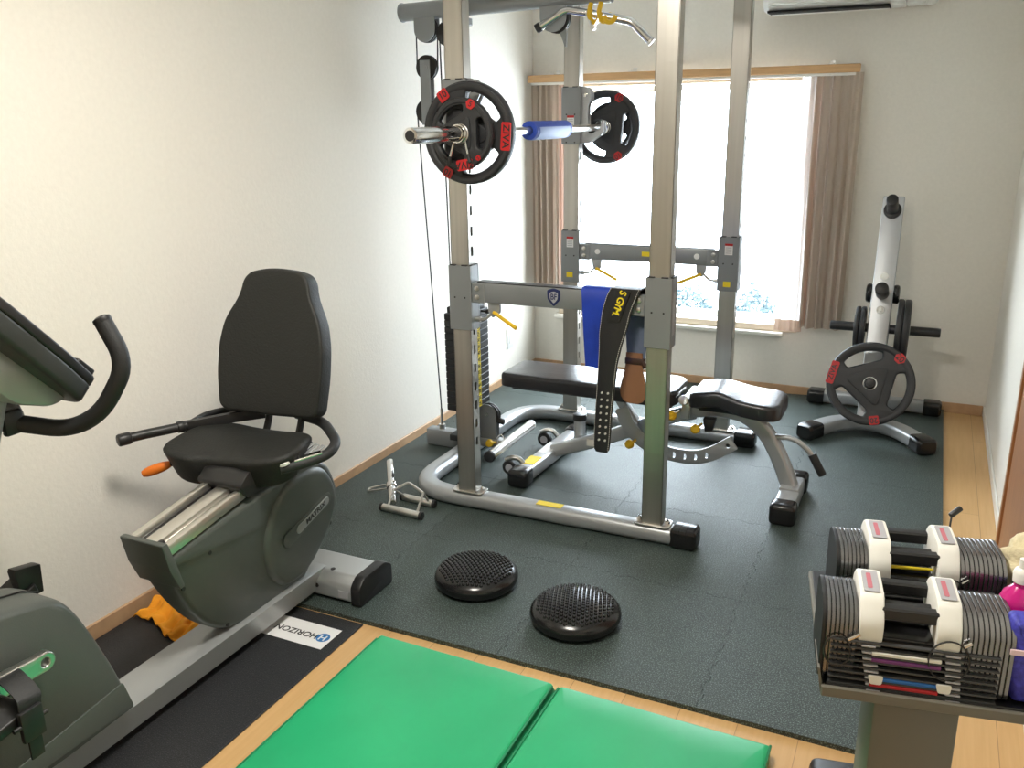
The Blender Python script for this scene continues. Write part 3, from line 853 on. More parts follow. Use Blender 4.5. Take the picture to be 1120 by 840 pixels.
bm = NB(); tube(bm, fillet([(.905, 3.44, 1.905), (.935, 3.43, 1.845), (.965, 3.44, 1.898)], .014, 5), .0055, 8); cyl(bm, (.935, 3.422, 1.852), (.935, 3.445, 1.852), .010)
obj('eye_bracket', bm, M['chromer'], lb)
hk = thing('hanging_hook', 'yellow hooks holding the chrome pulldown bar under the top of the rack', 'hook', (.95, 3.46, 1.88))
for x, r in ((.922, .0095), (.962, .0095)):
    bm = NB(); tube(bm, smooth_path([(x, 3.475, 2.06), (x, 3.46, 1.97), (x-.004, 3.435, 1.905), (x+.004, 3.448, 1.875), (x+.018, 3.475, 1.880), (x+.022, 3.488, 1.905)], 6), r, 10)
    obj('hook_arm', bm, M['yellow'], hk)
bm = NB(); tube(bm, smooth_path([(.975, 3.44, 1.892), (.985, 3.445, 1.872), (1.005, 3.455, 1.872), (1.018, 3.46, 1.892)], 6), .0095, 10); obj('hook_tip', bm, M['yellow'], hk)

# ------------------------------------------------------------------ plates
def arc(cx, cy, r, a0, a1, n): return [(cx+r*math.cos(a0+(a1-a0)*k/n), cy+r*math.sin(a0+(a1-a0)*k/n)) for k in range(n+1)]
def make_plate(label, cat, loc, R, th, rot, spokes, txts, group=None, hole=.027, kid=True, badge='rect', mx=None):
    """axis = local +Z toward the viewer; spokes = badge angle list"""
    t = thing('weight_plate', label, cat, loc, group)
    t.matrix_world = mx
    bm = NB()
    holes = []
    if kid:
        for i in range(3):
            a = math.radians(spokes[0]+60+120*i)
            ro, ri = .80*R, .50*R
            h = [(ro*math.cos(q), ro*math.sin(q)) for q in [a-.60+1.2*k/14 for k in range(15)]]
            wv = .40*R
            h += [(ri*math.cos(a)-s*math.sin(a), ri*math.sin(a)+s*math.cos(a)) for s in (wv, 0, -wv)]
            holes.append(round_loop(h, .03*R*2, 3))
    outer = arc(0, 0, R, 0, 2*PI*(1-1/72), 71); cen = arc(0, 0, hole, 0, 2*PI*(1-1/24), 23)
    flat(bm, [outer, cen]+holes, th, th*.22, Matrix.Translation((0, 0, -th)), 3)
    body = obj('plate_body', bm, M['plate'], t, local=True)
    # raised outer rim and triangular hub
    bm = NB(); lathe(bm, [(R*.975, -.002), (R*.965, .003), (R*.93, .004), (R*.87, .0035), (R*.835, -.001)], seg=72)
    obj('raised_rim', bm, M['plate'], t, local=True)
    if kid:
        tri = []
        for i in range(3):
            a = math.radians(spokes[0]+120*i)
            tri.append((.62*R*math.cos(a), .62*R*math.sin(a)))
        bm = NB(); flat(bm, [round_loop(tri, .22*R, 6), cen], .006, .0025, Matrix.Translation((0, 0, -.001)))
        obj('hub_plate', bm, M['plate'], t, local=True)
    bm = NB(); lathe(bm, [(hole, -th-.001), (hole+.004, -th-.001), (hole+.005, .006), (hole+.001, .0075), (hole, .006), (hole, -th-.001)], seg=32)
    obj('steel_ring', bm, M['chromer'], t, local=True)
    for (a, s, kind, w) in txts:
        a = math.radians(a); c = V((.885*R*math.cos(a), .885*R*math.sin(a), .0030))
        if kind == 'bar': X = V((math.sin(a), -math.cos(a), 0)); lw, lh = w, .036
        else: X = V((math.sin(a), -math.cos(a), 0)); lw, lh = w, w*.95
        Y = V((0, 0, 1)).cross(X)
        m_ = MX(c, X, Y)
        bm = NB()
        if kind == 'hex': lp = [(lw*.55*math.cos(PI/3*k), lw*.55*math.sin(PI/3*k)) for k in range(6)]
        else: lp = rrect(lw, lh, .006, 3)
        flat(bm, [lp], .0022, 0, m_); bd = obj('red_badge', bm, M['red'], t, 'red badge with black characters', local=True)
        bm = NB(); text_bm(bm, s, lh*.86 if kind != 'bar' else .034, m_ @ Matrix.Translation((0, 0, .0027)), .0006, .95 if kind != 'bar' else 1.05)
        obj('lettering', bm, M['black'], bd, local=True)
    return t
# barbell
BX, BZ = .733, 1.4745
bar = thing('barbell', 'long chrome barbell racked across the two left hooks of the rack', 'barbell', (BX, 3.45, BZ))
bm = NB(); cyl(bm, (BX, 2.80, BZ), (BX, 4.13, BZ), .0142, seg=24); obj('shaft', bm, M['chromer'], bar)
for s, y0, y1 in ((-1, 2.385, 2.80), (1, 4.545, 4.13)):
    bm = NB(); cyl(bm, (BX, y0, BZ), (BX, y1, BZ), .0250, seg=32, bev=.002); cyl(bm, (BX, y1, BZ), (BX, y1-s*.018, BZ), .037, seg=32, bev=.003)
    sl = obj('sleeve', bm, M['chrome'], bar)
    bm = NB(); cyl(bm, (BX, y0+s*.0015, BZ), (BX, y0-s*.004, BZ), .0165, seg=24); obj('end_cap', bm, M['black'], sl)
yF = 2.772
FR = MX((BX, 2.752, BZ), (1, 0, 0), (0, 0, 1))
make_plate('large black three-spoke plate with red badges on the near end of the barbell', 'weight plate', (0, 0, 0), .170, .040, None, (-4, 116, 236),
           [(-4, 'ZIVA', 'bar', .092), (124, '10', 'sq', .040), (240, '10', 'sq', .036)], 'barbell plates', mx=FR)
make_plate('small black plate with red hexagon marks on the near end of the barbell', 'weight plate', (0, 0, 0), .116, .026, None, (60, 180, 300),
           [(66, '5', 'hex', .032), (-82, 'ZIVA', 'bar', .062), (-50, '5', 'hex', .018)], 'barbell plates', mx=MX((BX, 2.752-.042, BZ), (1, 0, 0), (0, 0, 1)), hole=.027)
make_plate('large black three-spoke plate on the far end of the barbell by the window', 'weight plate', (0, 0, 0), .170, .040, None, (55, 175, 295),
           [(62, '10', 'hex', .040), (-62, '10', 'hex', .040)], 'barbell plates', mx=MX((BX, 4.155, BZ), (1, 0, 0), (0, 0, 1)) @ Matrix.Translation((0, 0, -.0)))
make_plate('small black plate on the far barbell end, behind the large plate', 'weight plate', (0, 0, 0), .116, .026, None, (0, 120, 240), [], 'barbell plates',
           mx=MX((BX, 4.205+.027, BZ), (1, 0, 0), (0, 0, 1)))
# spring clips
def clip(y, s, label):
    t = thing('spring_clip', label, 'barbell clip', (BX, y, BZ), 'spring clips on the barbell')
    bm = NB(); pts = []
    for k in range(61):
        a = 2*PI*k/20; pts.append((BX+.0285*math.cos(a), y+s*(.004+.0065*k/20*.9), BZ+.0285*math.sin(a)))
    tube(bm, pts, .0028, 8); obj('coil', bm, M['chrome'], t)
    for dx, h in ((-.030, .098), (.052, .088)):
        bm = NB(); tube(bm, [(BX+dx*.5, y+s*.01, BZ-.024), (BX+dx, y+s*.012-.02, BZ-h)], .0042, 8)
        ar = obj('arm', bm, M['chrome'], t)
        bm = NB(); p0 = V((BX+dx*.82, y+s*.012-.014, BZ-h*.75)); p1 = V((BX+dx*1.04, y+s*.012-.021, BZ-h*1.06)); cyl(bm, p0, p1, .0068, bev=.002); obj('grip', bm, M['rubberb'], t)
clip(2.703, -1, 'steel spring clip gripping the near end of the barbell')
clip(4.238, 1, 'steel spring clip gripping the far end of the barbell')
# blue bar pad
pad = thing('barbell_pad', 'blue foam pad wrapped around the middle of the barbell', 'bar pad', (BX, 3.4, BZ-.04))
def cring(a0, a1, r0, r1, n=26):
    o_ = [(r1*math.cos(a0+(a1-a0)*k/n), r1*math.sin(a0+(a1-a0)*k/n)) for k in range(n+1)]
    return o_+[(r0*math.cos(a1-(a1-a0)*k/n), r0*math.sin(a1-(a1-a0)*k/n)) for k in range(n+1)]
PY0, PY1 = 3.27, 3.65
bm = NB(); flat(bm, [cring(math.radians(-150), math.radians(150)-.0, .0152, .036)], PY1-PY0, .004, MX((BX, PY1, BZ), (1, 0, 0), (0, 0, 1)))
obj('foam', bm, M['bluepad'], pad)
bm = NB(); flat(bm, [cring(math.radians(-140), math.radians(20), .0355, .0375)], PY1-PY0-.06, .0003, MX((BX, PY1-.03, BZ), (1, 0, 0), (0, 0, 1)))
obj('printed_wrap', bm, M['padlight'], pad, 'pale blue printed band')

# ------------------------------------------------------------------ towel and belt over the front rail
tw = NB()
yr0, yr1 = (YF0+YF1)/2-.026, (YF0+YF1)/2+.026
def strap_sheet(bm, cols, th=.003):
    """cols: list of rows; each row = list of points (left..right) -> thick sheet"""
    b = bmesh.new(); G = [[b.verts.new(p) for p in r] for r in cols]
    for a, c in zip(G, G[1:]):
        for i in range(len(a)-1): b.faces.new((a[i], a[i+1], c[i+1], c[i]))
    bmesh.ops.recalc_face_normals(b, faces=b.faces[:])
    r = bmesh.ops.solidify(b, geom=b.faces[:], thickness=th)
    bmesh.ops.recalc_face_normals(b, faces=b.faces[:])
    ld(b, bm); return bm
rows = []
prof = [(yr1+.008, .72), (yr1+.007, .80), (yr1+.006, .90), (yr1+.006, .94), (yr1-.005, .951), (yr0+.005, .951), (yr0-.006, .94), (yr0-.008, .90), (yr0-.010, .84), (yr0-.012, .77), (yr0-.014, .70), (yr0-.015, .668)]
for k, (y, z) in enumerate(prof):
    t = max(0, (.94-z)/.27) if k > 5 else 0
    rows.append([(1.112+.022*t+(1.225+.03*t-1.112-.022*t)*s/8, y-.004*math.sin(s*1.3+t*3)*t-.003*t, z-.006*(s/8)*t) for s in range(9)])
tag(obj('blue_towel', strap_sheet(NB(), rows, .004), M['blue'], ang=60), 'royal blue cloth hanging over the front safety rail, left of the black belt', 'towel')
belt = thing('lifting_belt', 'wide black leather lifting belt with yellow letters draped over the front safety rail', 'lifting belt', (1.25, 2.86, .95))
# front strap centreline (x,z) and half width, measured on plane y~2.86
cl2 = [(1.278, .958, .054), (1.266, .93, .055), (1.250, .88, .053), (1.242, .83, .051), (1.235, .79, .047), (1.230, .75, .041), (1.224, .69, .036), (1.219, .60, .0335), (1.214, .50, .0325), (1.212, .42, .032), (1.211, .375, .030), (1.211, .362, .021)]
ybs = yr0-.016
rows = [[(1.300+s*.052, yr1+.004, .935) for s in (-1, -.5, 0, .5, 1)], [(1.296+s*.054, yr1-.004, .957) for s in (-1, -.5, 0, .5, 1)], [(1.287+s*.054, yr0+.012, .962) for s in (-1, -.5, 0, .5, 1)]]
def yb(z): return ybs-.004-(.95-z)*.05
for (x, z, h) in cl2: rows.append([(x+s*h, yb(z)-.004*(1-s*s), z) for s in (-1, -.5, 0, .5, 1)])
obj('front_strap', strap_sheet(NB(), rows, .007), M['leather'], belt, ang=60)
bm = NB()
for sgn in (-1, 1):
    bm = NB()
    pts = [V((x+sgn*(h-.004), yb(z)-.0078, z)) for (x, z, h) in cl2[:-1]]
    pts = smooth_path(pts, 5)
    L_ = 0; nxt = 0
    for a, c in zip(pts, pts[1:]):
        seg = (c-a).length; dirv = (c-a).normalized(); pos = 0
        while nxt < L_+seg:
            p = a+dirv*(nxt-L_); cyl(bm, p, p+dirv*.0045, .0011, seg=5); nxt += .0075
        L_ += seg
    obj('stitching', bm, M['stitch'], belt, 'pale stitched edge')
bm = NB(); rows = [[(x+s*.024, yb(z)-.0085-.002*(1-s*s), z) for s in (-1, 0, 1)] for (x, z, h) in [(1.276, .953, 0), (1.264, .92, 0), (1.250, .88, 0), (1.240, .845, 0)]]
pt = obj('name_patch', strap_sheet(bm, rows, .002), M['black'], belt, ang=60)
bm = NB(); s0 = V((1.2725, 0, .945)); s1 = V((1.2445, 0, .857)); ax = (s1-s0).normalized()
for ch, f in (('S', .0), ('G', .30), ('Y', .50), ('M', .72), ('.', .90)):
    p = s0.lerp(s1, f); p.y = yb(p.z)-.0125
    up_ = V((-ax.z, 0, ax.x)); 
    up_ = V((ax.z, 0, -ax.x))
    text_bm(bm, ch, .034, MX(p, ax, -up_ if (ax.cross(-up_)).y < 0 else up_), .0012, 1.0)
obj('gold_lettering', bm, M['yellowl'], belt, 'yellow lettering')
bm = NB(); 
for z in [.585, .56, .535, .51, .485, .46, .435, .41]:
    xx = 1.219-.006*(.6-z)/.2
    for s in (-.0115, .0115): cyl(bm, (xx+s, yb(z)-.0088, z), (xx+s, yb(z)-.0040, z), .0038, seg=12)
obj('eyelet_holes', bm, M['stitch'], belt, 'double row of pale eyelets')
# rear part of belt hanging behind the rail
rows = [[(1.300+s*.046, yr1+.006, .94) for s in (-1, 0, 1)], [(1.300+s*.044, yr1+.010, .86) for s in (-1, 0, 1)], [(1.298+s*.040, yr1+.013, .78) for s in (-1, 0, 1)], [(1.297+s*.033, yr1+.014, .70) for s in (-1, 0, 1)], [(1.296+s*.031, yr1+.014, .655) for s in (-1, 0, 1)]]
obj('rear_strap', strap_sheet(NB(), rows, .006), M['suede'], belt, 'blue-grey suede back of the belt', ang=60)
rows = [[(1.292+s*w, yr1+.006, z) for s in (-1, -.6, 0, .6, 1)] for z, w in ((.715, .030), (.67, .031), (.64, .036), (.60, .046), (.575, .050), (.55, .046), (.535, .036), (.527, .02))]
obj('tan_flap', strap_sheet(NB(), rows, .005), M['tan'], belt, 'tan leather end flap', ang=60)
bm = NB(); box(bm, (1.258, yr1-.002, .672), (1.330, yr1+.026, .696), .004); cyl(bm, (1.325, yr1-.004, .684), (1.341, yr1-.004, .668), .008)
obj('keeper_loop', bm, M['brownl'], belt)

# ------------------------------------------------------------------ bench
bench = thing('adjustable_bench', 'adjustable weight bench with black padding lying flat between the rack uprights', 'bench', (1.15, 3.45, TZ))
PZ = .455
lp = dense(round_loop([(.555, 3.325), (1.30, 3.300), (1.345, 3.345), (1.345, 3.545), (1.30, 3.59), (.555, 3.575)], .035), .03)
obj('back_pad', cushion(NB(), lp, .062, .016, Matrix.Translation((0, 0, PZ-.062)), .003), M['vinyl'], bench)
bm = NB(); box(bm, (.60, 3.36, PZ-.078), (1.32, 3.54, PZ-.060), .004); obj('pad_board', bm, M['black'], bench)
lp = [(1.395, 3.345), (1.405, 3.33), (1.47, 3.325), (1.52, 3.33), (1.60, 3.315), (1.70, 3.31), (1.735, 3.325), (1.755, 3.355), (1.755, 3.53), (1.735, 3.56), (1.70, 3.575), (1.60, 3.57), (1.52, 3.555), (1.47, 3.56), (1.405, 3.555), (1.395, 3.54)]
def seatfn(v):
    t = (v.x-1.395)/.36
    return V((v.x, v.y, v.z+.022*math.exp(-((t-.30)/.22)**2)-.012*t))
obj('seat_pad', cushion(NB(), dense(round_loop(lp, .012, 3), .02), .062, .016, Matrix.Translation((0, 0, PZ-.062)), .004, fn=seatfn), M['vinyl'], bench)
bm = NB(); box(bm, (1.43, 3.37, PZ-.076), (1.72, 3.52, PZ-.058), .004); obj('seat_board', bm, M['black'], bench)
# rear transverse foot (along y)
bm = NB(); sweep(bm, [(.728, 3.185, .055), (.752, 3.74, .055)], rrect(.078, .062, .018)); obj('rear_foot', bm, M['silver'], bench)
for y, x in ((3.165, .727), (3.75, .752)):
    bm = NB(); box(bm, (x-.046, y-.045, TZ), (x+.046, y+.045, TZ+.078), .018, 3); obj('foot_cap', bm, M['blackg'], bench)
bm = NB(); box(bm, (.703, 3.235, .0862), (.757, 3.33, .0878)); obj('yellow_sticker', bm, M['yellowl'], bench, 'yellow warning sticker')
bm = NB(); box(bm, (.712, 3.38, .0862), (.765, 3.52, .0875)); obj('white_sticker', bm, M['label'], bench, 'white label')
for y in (3.235, 3.62):
    bm = NB(); lathe(bm, [(0, -.012), (.030, -.012), (.034, -.008), (.034, .008), (.030, .012), (0, .012)], MX((.645, y, .058), (1, 0, 0), (0, 0, 1)))
    w = obj('wheel', bm, M['rubberb'], bench)
    bm = NB(); cyl(bm, (.645, y-.0135, .058), (.645, y+.0135, .058), .018, seg=20); obj('wheel_hub', bm, M['lgrey'], w)
    bm = NB(); tube(bm, smooth_path([(.71, y+.01, .075), (.685, y+.005, .102), (.655, y, .104), (.625, y, .09)], 5), .011, 10)
    obj('wheel_fork', bm, M['chromer'], bench)
# post with black cap, main beam
bm = NB(); cyl(bm, (.868, 3.50, .095), (.868, 3.50, .230), .026); obj('stop_post', bm, M['silver'], bench)
bm = NB(); cyl(bm, (.868, 3.50, .222), (.868, 3.50, .252), .031, bev=.004); obj('stop_cap', bm, M['black'], bench)
bm = NB(); sweep(bm, fillet([(.76, 3.46, .075), (.99, 3.45, .165), (1.30, 3.45, .315), (1.395, 3.45, .345)], .1, 6), rrect(.05, .06, .012)); mb = obj('main_beam', bm, M['silver'], bench)
bm = NB(); box(bm, (.93, 3.4235, .135), (.975, 3.425, .165), mx=None); obj('orange_label', bm, M['stitch'], bench)
bm = NB(); sweep(bm, fillet([(1.36, 3.45, .350), (1.50, 3.45, .372), (1.60, 3.45, .365), (1.69, 3.45, .30), (1.755, 3.44, .19), (1.80, 3.43, .085)], .12, 7), rrect(.055, .062, .014)); obj('front_leg', bm, M['silver'], bench)
bm = NB(); box(bm, (1.765, 3.255, .022), (1.845, 3.56, .092), .012, 2); obj('front_foot', bm, M['silver'], bench)
bm = NB(); box(bm, (1.765, 3.37, .088), (1.84, 3.47, .100), .003); obj('weld_plate', bm, M['silver'], bench)
for y0, y1 in ((3.19, 3.275), (3.525, 3.60)):
    bm = NB(); box(bm, (1.756, y0, TZ), (1.855, y1, TZ+.086), .018, 3)
    obj('foot_cap', bm, M['blackg'], bench)
bm = NB(); tube(bm, fillet([(1.715, 3.44, .285), (1.80, 3.44, .290), (1.86, 3.44, .245), (1.885, 3.44, .205)], .04, 5), .011, 12); hd = obj('handle', bm, M['silver'], bench)
bm = NB(); cyl(bm, (1.872, 3.44, .232), (1.918, 3.44, .150), .0165, bev=.003); obj('grip', bm, M['rubberb'], hd)
# curved ladder plate with slots
A0 = (1.42, .40); ang0, ang1 = math.radians(-128), math.radians(-38)
cx_, cz_, r_ = 1.385, .485, .30
arcpts = [(1.10, .345), (1.135, .27), (1.195, .212), (1.28, .178), (1.36, .168), (1.43, .174), (1.49, .198), (1.54, .232), (1.575, .258)]
ap = smooth_path([(x, 0, z) for x, z in arcpts], 4)
def off_path(P, d):
    out = []
    for i, p in enumerate(P):
        t = (P[min(i+1, len(P)-1)]-P[max(i-1, 0)]).normalized(); out.append((p.x-t.z*d, p.z+t.x*d))
    return out
ho = off_path(ap, .030); hi_ = off_path(ap, -.030)
lpp = round_loop(ho+hi_[::-1], .012, 2)
holes = []
for k, (x, z) in enumerate(((1.29, .176), (1.335, .170), (1.38, .169), (1.425, .174), (1.47, .188))):
    holes.append([(x-.006, z-.012), (x+.003, z-.011), (x+.007, z), (x+.003, z+.011), (x-.006, z+.012)])
holes.append(arc(1.553, .242, .009, 0, 2*PI*.93, 13))
bm = NB()
for y in (3.385,): flat(bm, [lpp]+holes, .009, .001, MX((0, y, 0), (1, 0, 0), (0, 0, 1)))
obj('ladder_plate', bm, M['silver'], bench)
bm = NB(); sweep(bm, [(1.06, 3.44, .39), (1.10, 3.44, .33), (1.15, 3.44, .26)], rrect(.05, .04, .01)); obj('back_support', bm, M['silver'], bench)
bm = NB(); cyl(bm, (1.372, 3.355, .415), (1.372, 3.53, .415), .016); box(bm, (1.355, 3.385, .33), (1.39, 3.40, .42), .004); box(bm, (1.355, 3.50, .33), (1.39, 3.515, .42), .004); cyl(bm, (1.372, 3.34, .425), (1.372, 3.37, .415), .020, bev=.003)
obj('hinge', bm, M['chromer'], bench)
bm = NB(); prism(bm, [(1.45, .35), (1.50, .35), (1.49, .30), (1.46, .295)], 3.36, 3.40, .003, axes='xz'); obj('seat_bracket', bm, M['black'], bench)
for (x, y, z) in ((1.166, 3.31, .218), (1.336, 3.325, .360), (1.437, 3.31, .322)):
    bm = NB(); lathe(bm, [(0, 0), (.012, .001), (.019, .010), (.018, .022), (.010, .030), (0, .031)], MX((x, y, z), (1, 0, 0), z=(0, -1, .2))); cyl(bm, (x, y, z), (x, y+.09, z-.01), .006)
    obj('yellow_knob', bm, M['yellow'], bench)

# ------------------------------------------------------------------ plate tree
tree = thing('plate_tree', 'silver A-frame weight plate tree with black pegs standing by the window wall', 'plate rack', (2.03, 4.55, TZ))
PB, PT = V((2.005, 4.435, .07)), V((2.005, 4.80, 1.115))
pd = (PT-PB).normalized(); nrm = V((0, -pd.z, pd.y)).normalized()   # outward front normal
bm = NB(); sweep(bm, [PB, PT], rrect(.098, .060, .006), up=nrm); obj('post', bm, M['silver'], tree)
bm = NB(); sweep(bm, [PT, PT+pd*.004], rrect(.096, .058, .006), up=nrm); obj('post_cap', bm, M['lgrey'], tree)
bm = NB(); sweep(bm, [V((2.005, 4.84, .055)), V((2.005, 4.72, .75))], rrect(.06, .05, .008), up=(0, -1, 0)); obj('rear_strut', bm, M['silver'], tree)
bm = NB(); path = smooth_path([(1.765, 4.25, .055), (1.87, 4.385, .06), (2.00, 4.44, .062), (2.14, 4.385, .06), (2.255, 4.25, .055)], 7)
sweep(bm, path, rrect(.085, .060, .016)); obj('front_foot', bm, M['silver'], tree)
def cap_along(p, q):
    bm = NB(); p, q = V(p), V(q); sweep(bm, [p, p.lerp(q, .2), p.lerp(q, .85), q], rrect(.096, .074, .02), rs=[.97, 1, 1, .78]); obj('foot_cap', bm, M['blackg'], tree)
cap_along((1.785, 4.285, TZ+.038), (1.735, 4.20, TZ+.038)); cap_along((2.235, 4.285, TZ+.038), (2.285, 4.20, TZ+.038))
bm = NB(); sweep(bm, [(1.74, 4.84, .055), (2.27, 4.84, .055)], rrect(.062, .062, .012)); obj('rear_foot', bm, M['silver'], tree)
cap_along((1.76, 4.84, TZ+.038), (1.675, 4.84, TZ+.038)); cap_along((2.25, 4.84, TZ+.038), (2.335, 4.84, TZ+.038))
def peg(p, d, L, r=.024, ring=True):
    bm = NB(); p = V(p); d = V(d).normalized(); cyl(bm, p, p+d*L, r, bev=.004)
    if ring: cyl(bm, p, p+d*.022, r+.014, bev=.004)
    return obj('plate_peg', bm, M['black'], tree)
def onpost(z, off=.03):
    t = (z-PB.z)/(PT.z-PB.z); return PB.lerp(PT, t)+nrm*off
peg(onpost(1.05), nrm+V((.0, 0, .10)), .165, .027); peg(onpost(.665), nrm, .15, .031, False)
peg(onpost(.235), nrm, .185, .0235, True)
pz = .50; pp = onpost(pz, 0)
peg((1.99, pp.y, pz+.006), (-1, 0, 0), .210, .0225, False); peg((2.02, pp.y, pz+.006), (1, 0, 0), .262, .0225, False)
pk = onpost(.66, 0)
peg((1.975, pk.y+.02, .665), (-1, -.1, 0), .04, .026, False); peg((2.03, pk.y+.02, .665), (1, .1, 0), .04, .026, False)
bm = NB(); cyl(bm, (1.928, pk.y+.02, .665), (1.960, pk.y+.02, .665), .047, bev=.012, seg=24); obj('bumper', bm, M['blackg'], tree)
bm = NB(); cyl(bm, (2.050, pk.y+.02, .665), (2.082, pk.y+.02, .665), .047, bev=.012, seg=24); obj('bumper', bm, M['blackg'], tree)
for z in (.745, .588):
    bm = NB(); p = onpost(z, .030); lathe(bm, [(0, .010), (.009, .010), (.010, .006), (.018, .005), (.019, 0), (0, 0)], MX(p, (1, 0, 0), z=nrm)); obj('bolt', bm, M['white'], tree)
cpl = onpost(.235)+nrm*.168
make_plate('large black three-spoke plate with red ZIVA badge on the front peg of the plate tree', 'weight plate', (0, 0, 0), .197, .045, None, (50, 170, 290),
           [(168, 'ZIVA', 'bar', .110), (48, '20', 'hex', .048), (-78, '20', 'sq', .044)], 'plates on the tree', mx=MX(cpl, (1, 0, 0), z=nrm), hole=.0265)
def side_plate(x, s, R, th, label):
    make_plate(label, 'weight plate', (0, 0, 0), R, th, None, (20, 140, 260), [], 'plates on the tree', mx=MX((x, pp.y, pz+.006), (0, -1 if s < 0 else 1, 0), z=(s, 0, 0)), hole=.0235)
side_plate(1.900, -1, .103, .016, 'small black plate on the left peg of the plate tree, the outer of two')
side_plate(1.924, -1, .103, .018, 'small black plate on the left peg of the plate tree, nearer the post')
side_plate(2.108, 1, .150, .024, 'medium black plate on the right peg of the plate tree, nearer the post')
side_plate(2.140, 1, .150, .026, 'medium black plate on the right peg of the plate tree, the outer of two')

for o in list(C.objects):
    if o.parent is None and (o == tree or o.get('group') == 'plates on the tree'): o.location.x += .014

# ------------------------------------------------------------------ balance discs
def disc(x, y, R, label, ph):
    t = thing('balance_disc', label, 'balance disc', (x, y, TZ), 'balance discs', (0, 0, ph))
    prof_ = [(0, .006), (R*.55, .003), (R*.80, .0), (R*.93, .007), (R*.985, .020), (R, .030), (R*.985, .040), (R*.93, .050), (R*.80, .060), (R*.55, .070), (R*.3, .0745), (0, .076)]
    bm = NB(); lathe(bm, prof_, seg=64); obj('disc_body', bm, M['blackg'], t, local=True, ang=60)
    def h(r):
        for (r0, z0), (r1, z1) in zip(prof_[5:], prof_[6:]):
            if r1 <= r <= r0: return z1+(z0-z1)*(r-r1)/(r0-r1)
        return .07
    bm = NB(); sp = .0148; n_ = int(R/sp)+1
    for i in range(-n_, n_+1):
        for j in range(-n_, n_+1):
            px, py = (i+.5*(j % 2))*sp, j*sp*.87; r = math.hypot(px, py)
            if r < R*.86:
                z = h(r); lathe(bm, [(.0050, -.001), (.0046, .0035), (.0028, .0055), (0, .0060)], Matrix.Translation((px, py, z)), seg=8)
    o = obj('nubs', bm, M['blackg'], t, local=True, ang=60); o['kind'] = 'stuff'
    return t
disc(.938, 2.348, .142, 'black studded balance disc on the rubber floor, the one nearer the exercise bike', .3)
disc(1.328, 2.267, .143, 'black studded balance disc on the rubber floor, the one further right', -.2)

# ------------------------------------------------------------------ cable handles on the floor by the wall
hs = thing('double_row_grip', 'chrome close-grip double handle lying on the rubber floor by the left wall', 'cable handle', (.38, 2.72, TZ))
g0, g1 = V((.322, 2.712, .031)), V((.508, 2.700, .031)); h0, h1 = V((.345, 2.830, .031)), V((.500, 2.816, .031))
for a, c in ((g0, g1), (h0, h1)):
    bm = NB(); cyl(bm, a, c, .0145, bev=.003); g = obj('grip', bm, M['chromer'], hs)
    bm = NB(); cyl(bm, a-V((.008, 0, 0)), a+V((.004, 0, 0)), .017, bev=.003); obj('end_cap', bm, M['black'], g)
    bm = NB(); cyl(bm, c-V((.004, 0, 0)), c+V((.008, 0, 0)), .017, bev=.003); obj('end_cap', bm, M['black'], g)
top_ = V((.385, 2.85, .06))
bm = NB(); tube(bm, [g1-V((.02, 0, 0)), V((.47, 2.79, .085)), h1-V((.02, 0, 0))], .0052, 8); tube(bm, [g0+V((.025, 0, 0)), V((.33, 2.79, .075)), h0+V((.02, 0, 0))], .0052, 8)
tube(bm, fillet([V((.33, 2.79, .075)), V((.37, 2.84, .095)), V((.47, 2.79, .085))], .015), .0052, 8)
obj('yoke', bm, M['chromer'], hs)
hb = thing('cable_attachment_bar', 'thin chrome straight handle with a wire loop, beside the double handle near the left wall', 'cable handle', (.36, 2.80, TZ))
bm = NB(); cyl(bm, (.345, 2.752, .034), (.215, 2.945, .125), .0150, bev=.002); cyl(bm, (.300, 2.82, .064), (.285, 2.842, .075), .022, bev=.003); obj('bar', bm, M['chrome'], hb)
bm = NB(); tube(bm, fillet([(.29, 2.84, .06), (.22, 2.885, .04), (.155, 2.862, .022), (.165, 2.84, .020), (.275, 2.83, .055)], .012), .0042, 8); obj('eye_loop', bm, M['chromer'], hb)

# ------------------------------------------------------------------ recumbent bike
BZ0 = .006
bike = thing('recumbent_bike', 'large grey recumbent exercise bike with black seat standing on the black mat', 'exercise bike', (.455, 1.2, BZ0))
bx0, bx1 = .385, .530
shell = [(1.445, .452), (1.470, .372), (1.515, .268), (1.575, .180), (1.650, .120), (1.720, .100), (1.85, .096), (2.02, .100), (2.045, .128), (2.115, .185), (2.165, .25), (2.188, .315), (2.190, .355), (2.166, .411), (2.128, .470), (2.06, .508), (1.923, .508), (1.691, .482)]
# lofted shell: narrower towards the bottom
b = bmesh.new(); 
dl = dense(round_loop(shell, .045, 5), .03)
def shellx(side, y, z, d):
    taper = .045*(.50-z)/.42; c = .4575; hw = .0725-taper
    return c+side*(hw-d)
secs = [(-1, 0.), ]
R_ = []
ins = [(0.022, 0.0), (.010, .004), (.003, .012), (0, .024)]
for s in (-1, 1):
    pass
order = [(-1, d, i) for d, i in [(0, .020), (.003, .010), (.009, .003), (.018, 0)]]+[(1, d, i) for d, i in [(.018, 0), (.009, .003), (.003, .010), (0, .020)]]
for side, d, i in order:
    lpI = inset_loop(dl, i if i > 0 else 0)
    R_.append([b.verts.new((shellx(side, y, z, d), y, z)) for y, z in lpI])
nL = len(dl)
for A, B_ in zip(R_, R_[1:]):
    for i in range(nL): b.faces.new((A[i], A[(i+1) % nL], B_[(i+1) % nL], B_[i]))
b.faces.new(R_[0][::-1]); b.faces.new(R_[-1]); bmesh.ops.recalc_face_normals(b, faces=b.faces[:])
bm = NB(); ld(b, bm); obj('rear_shell', bm, M['bikeg'], bike, ang=50)
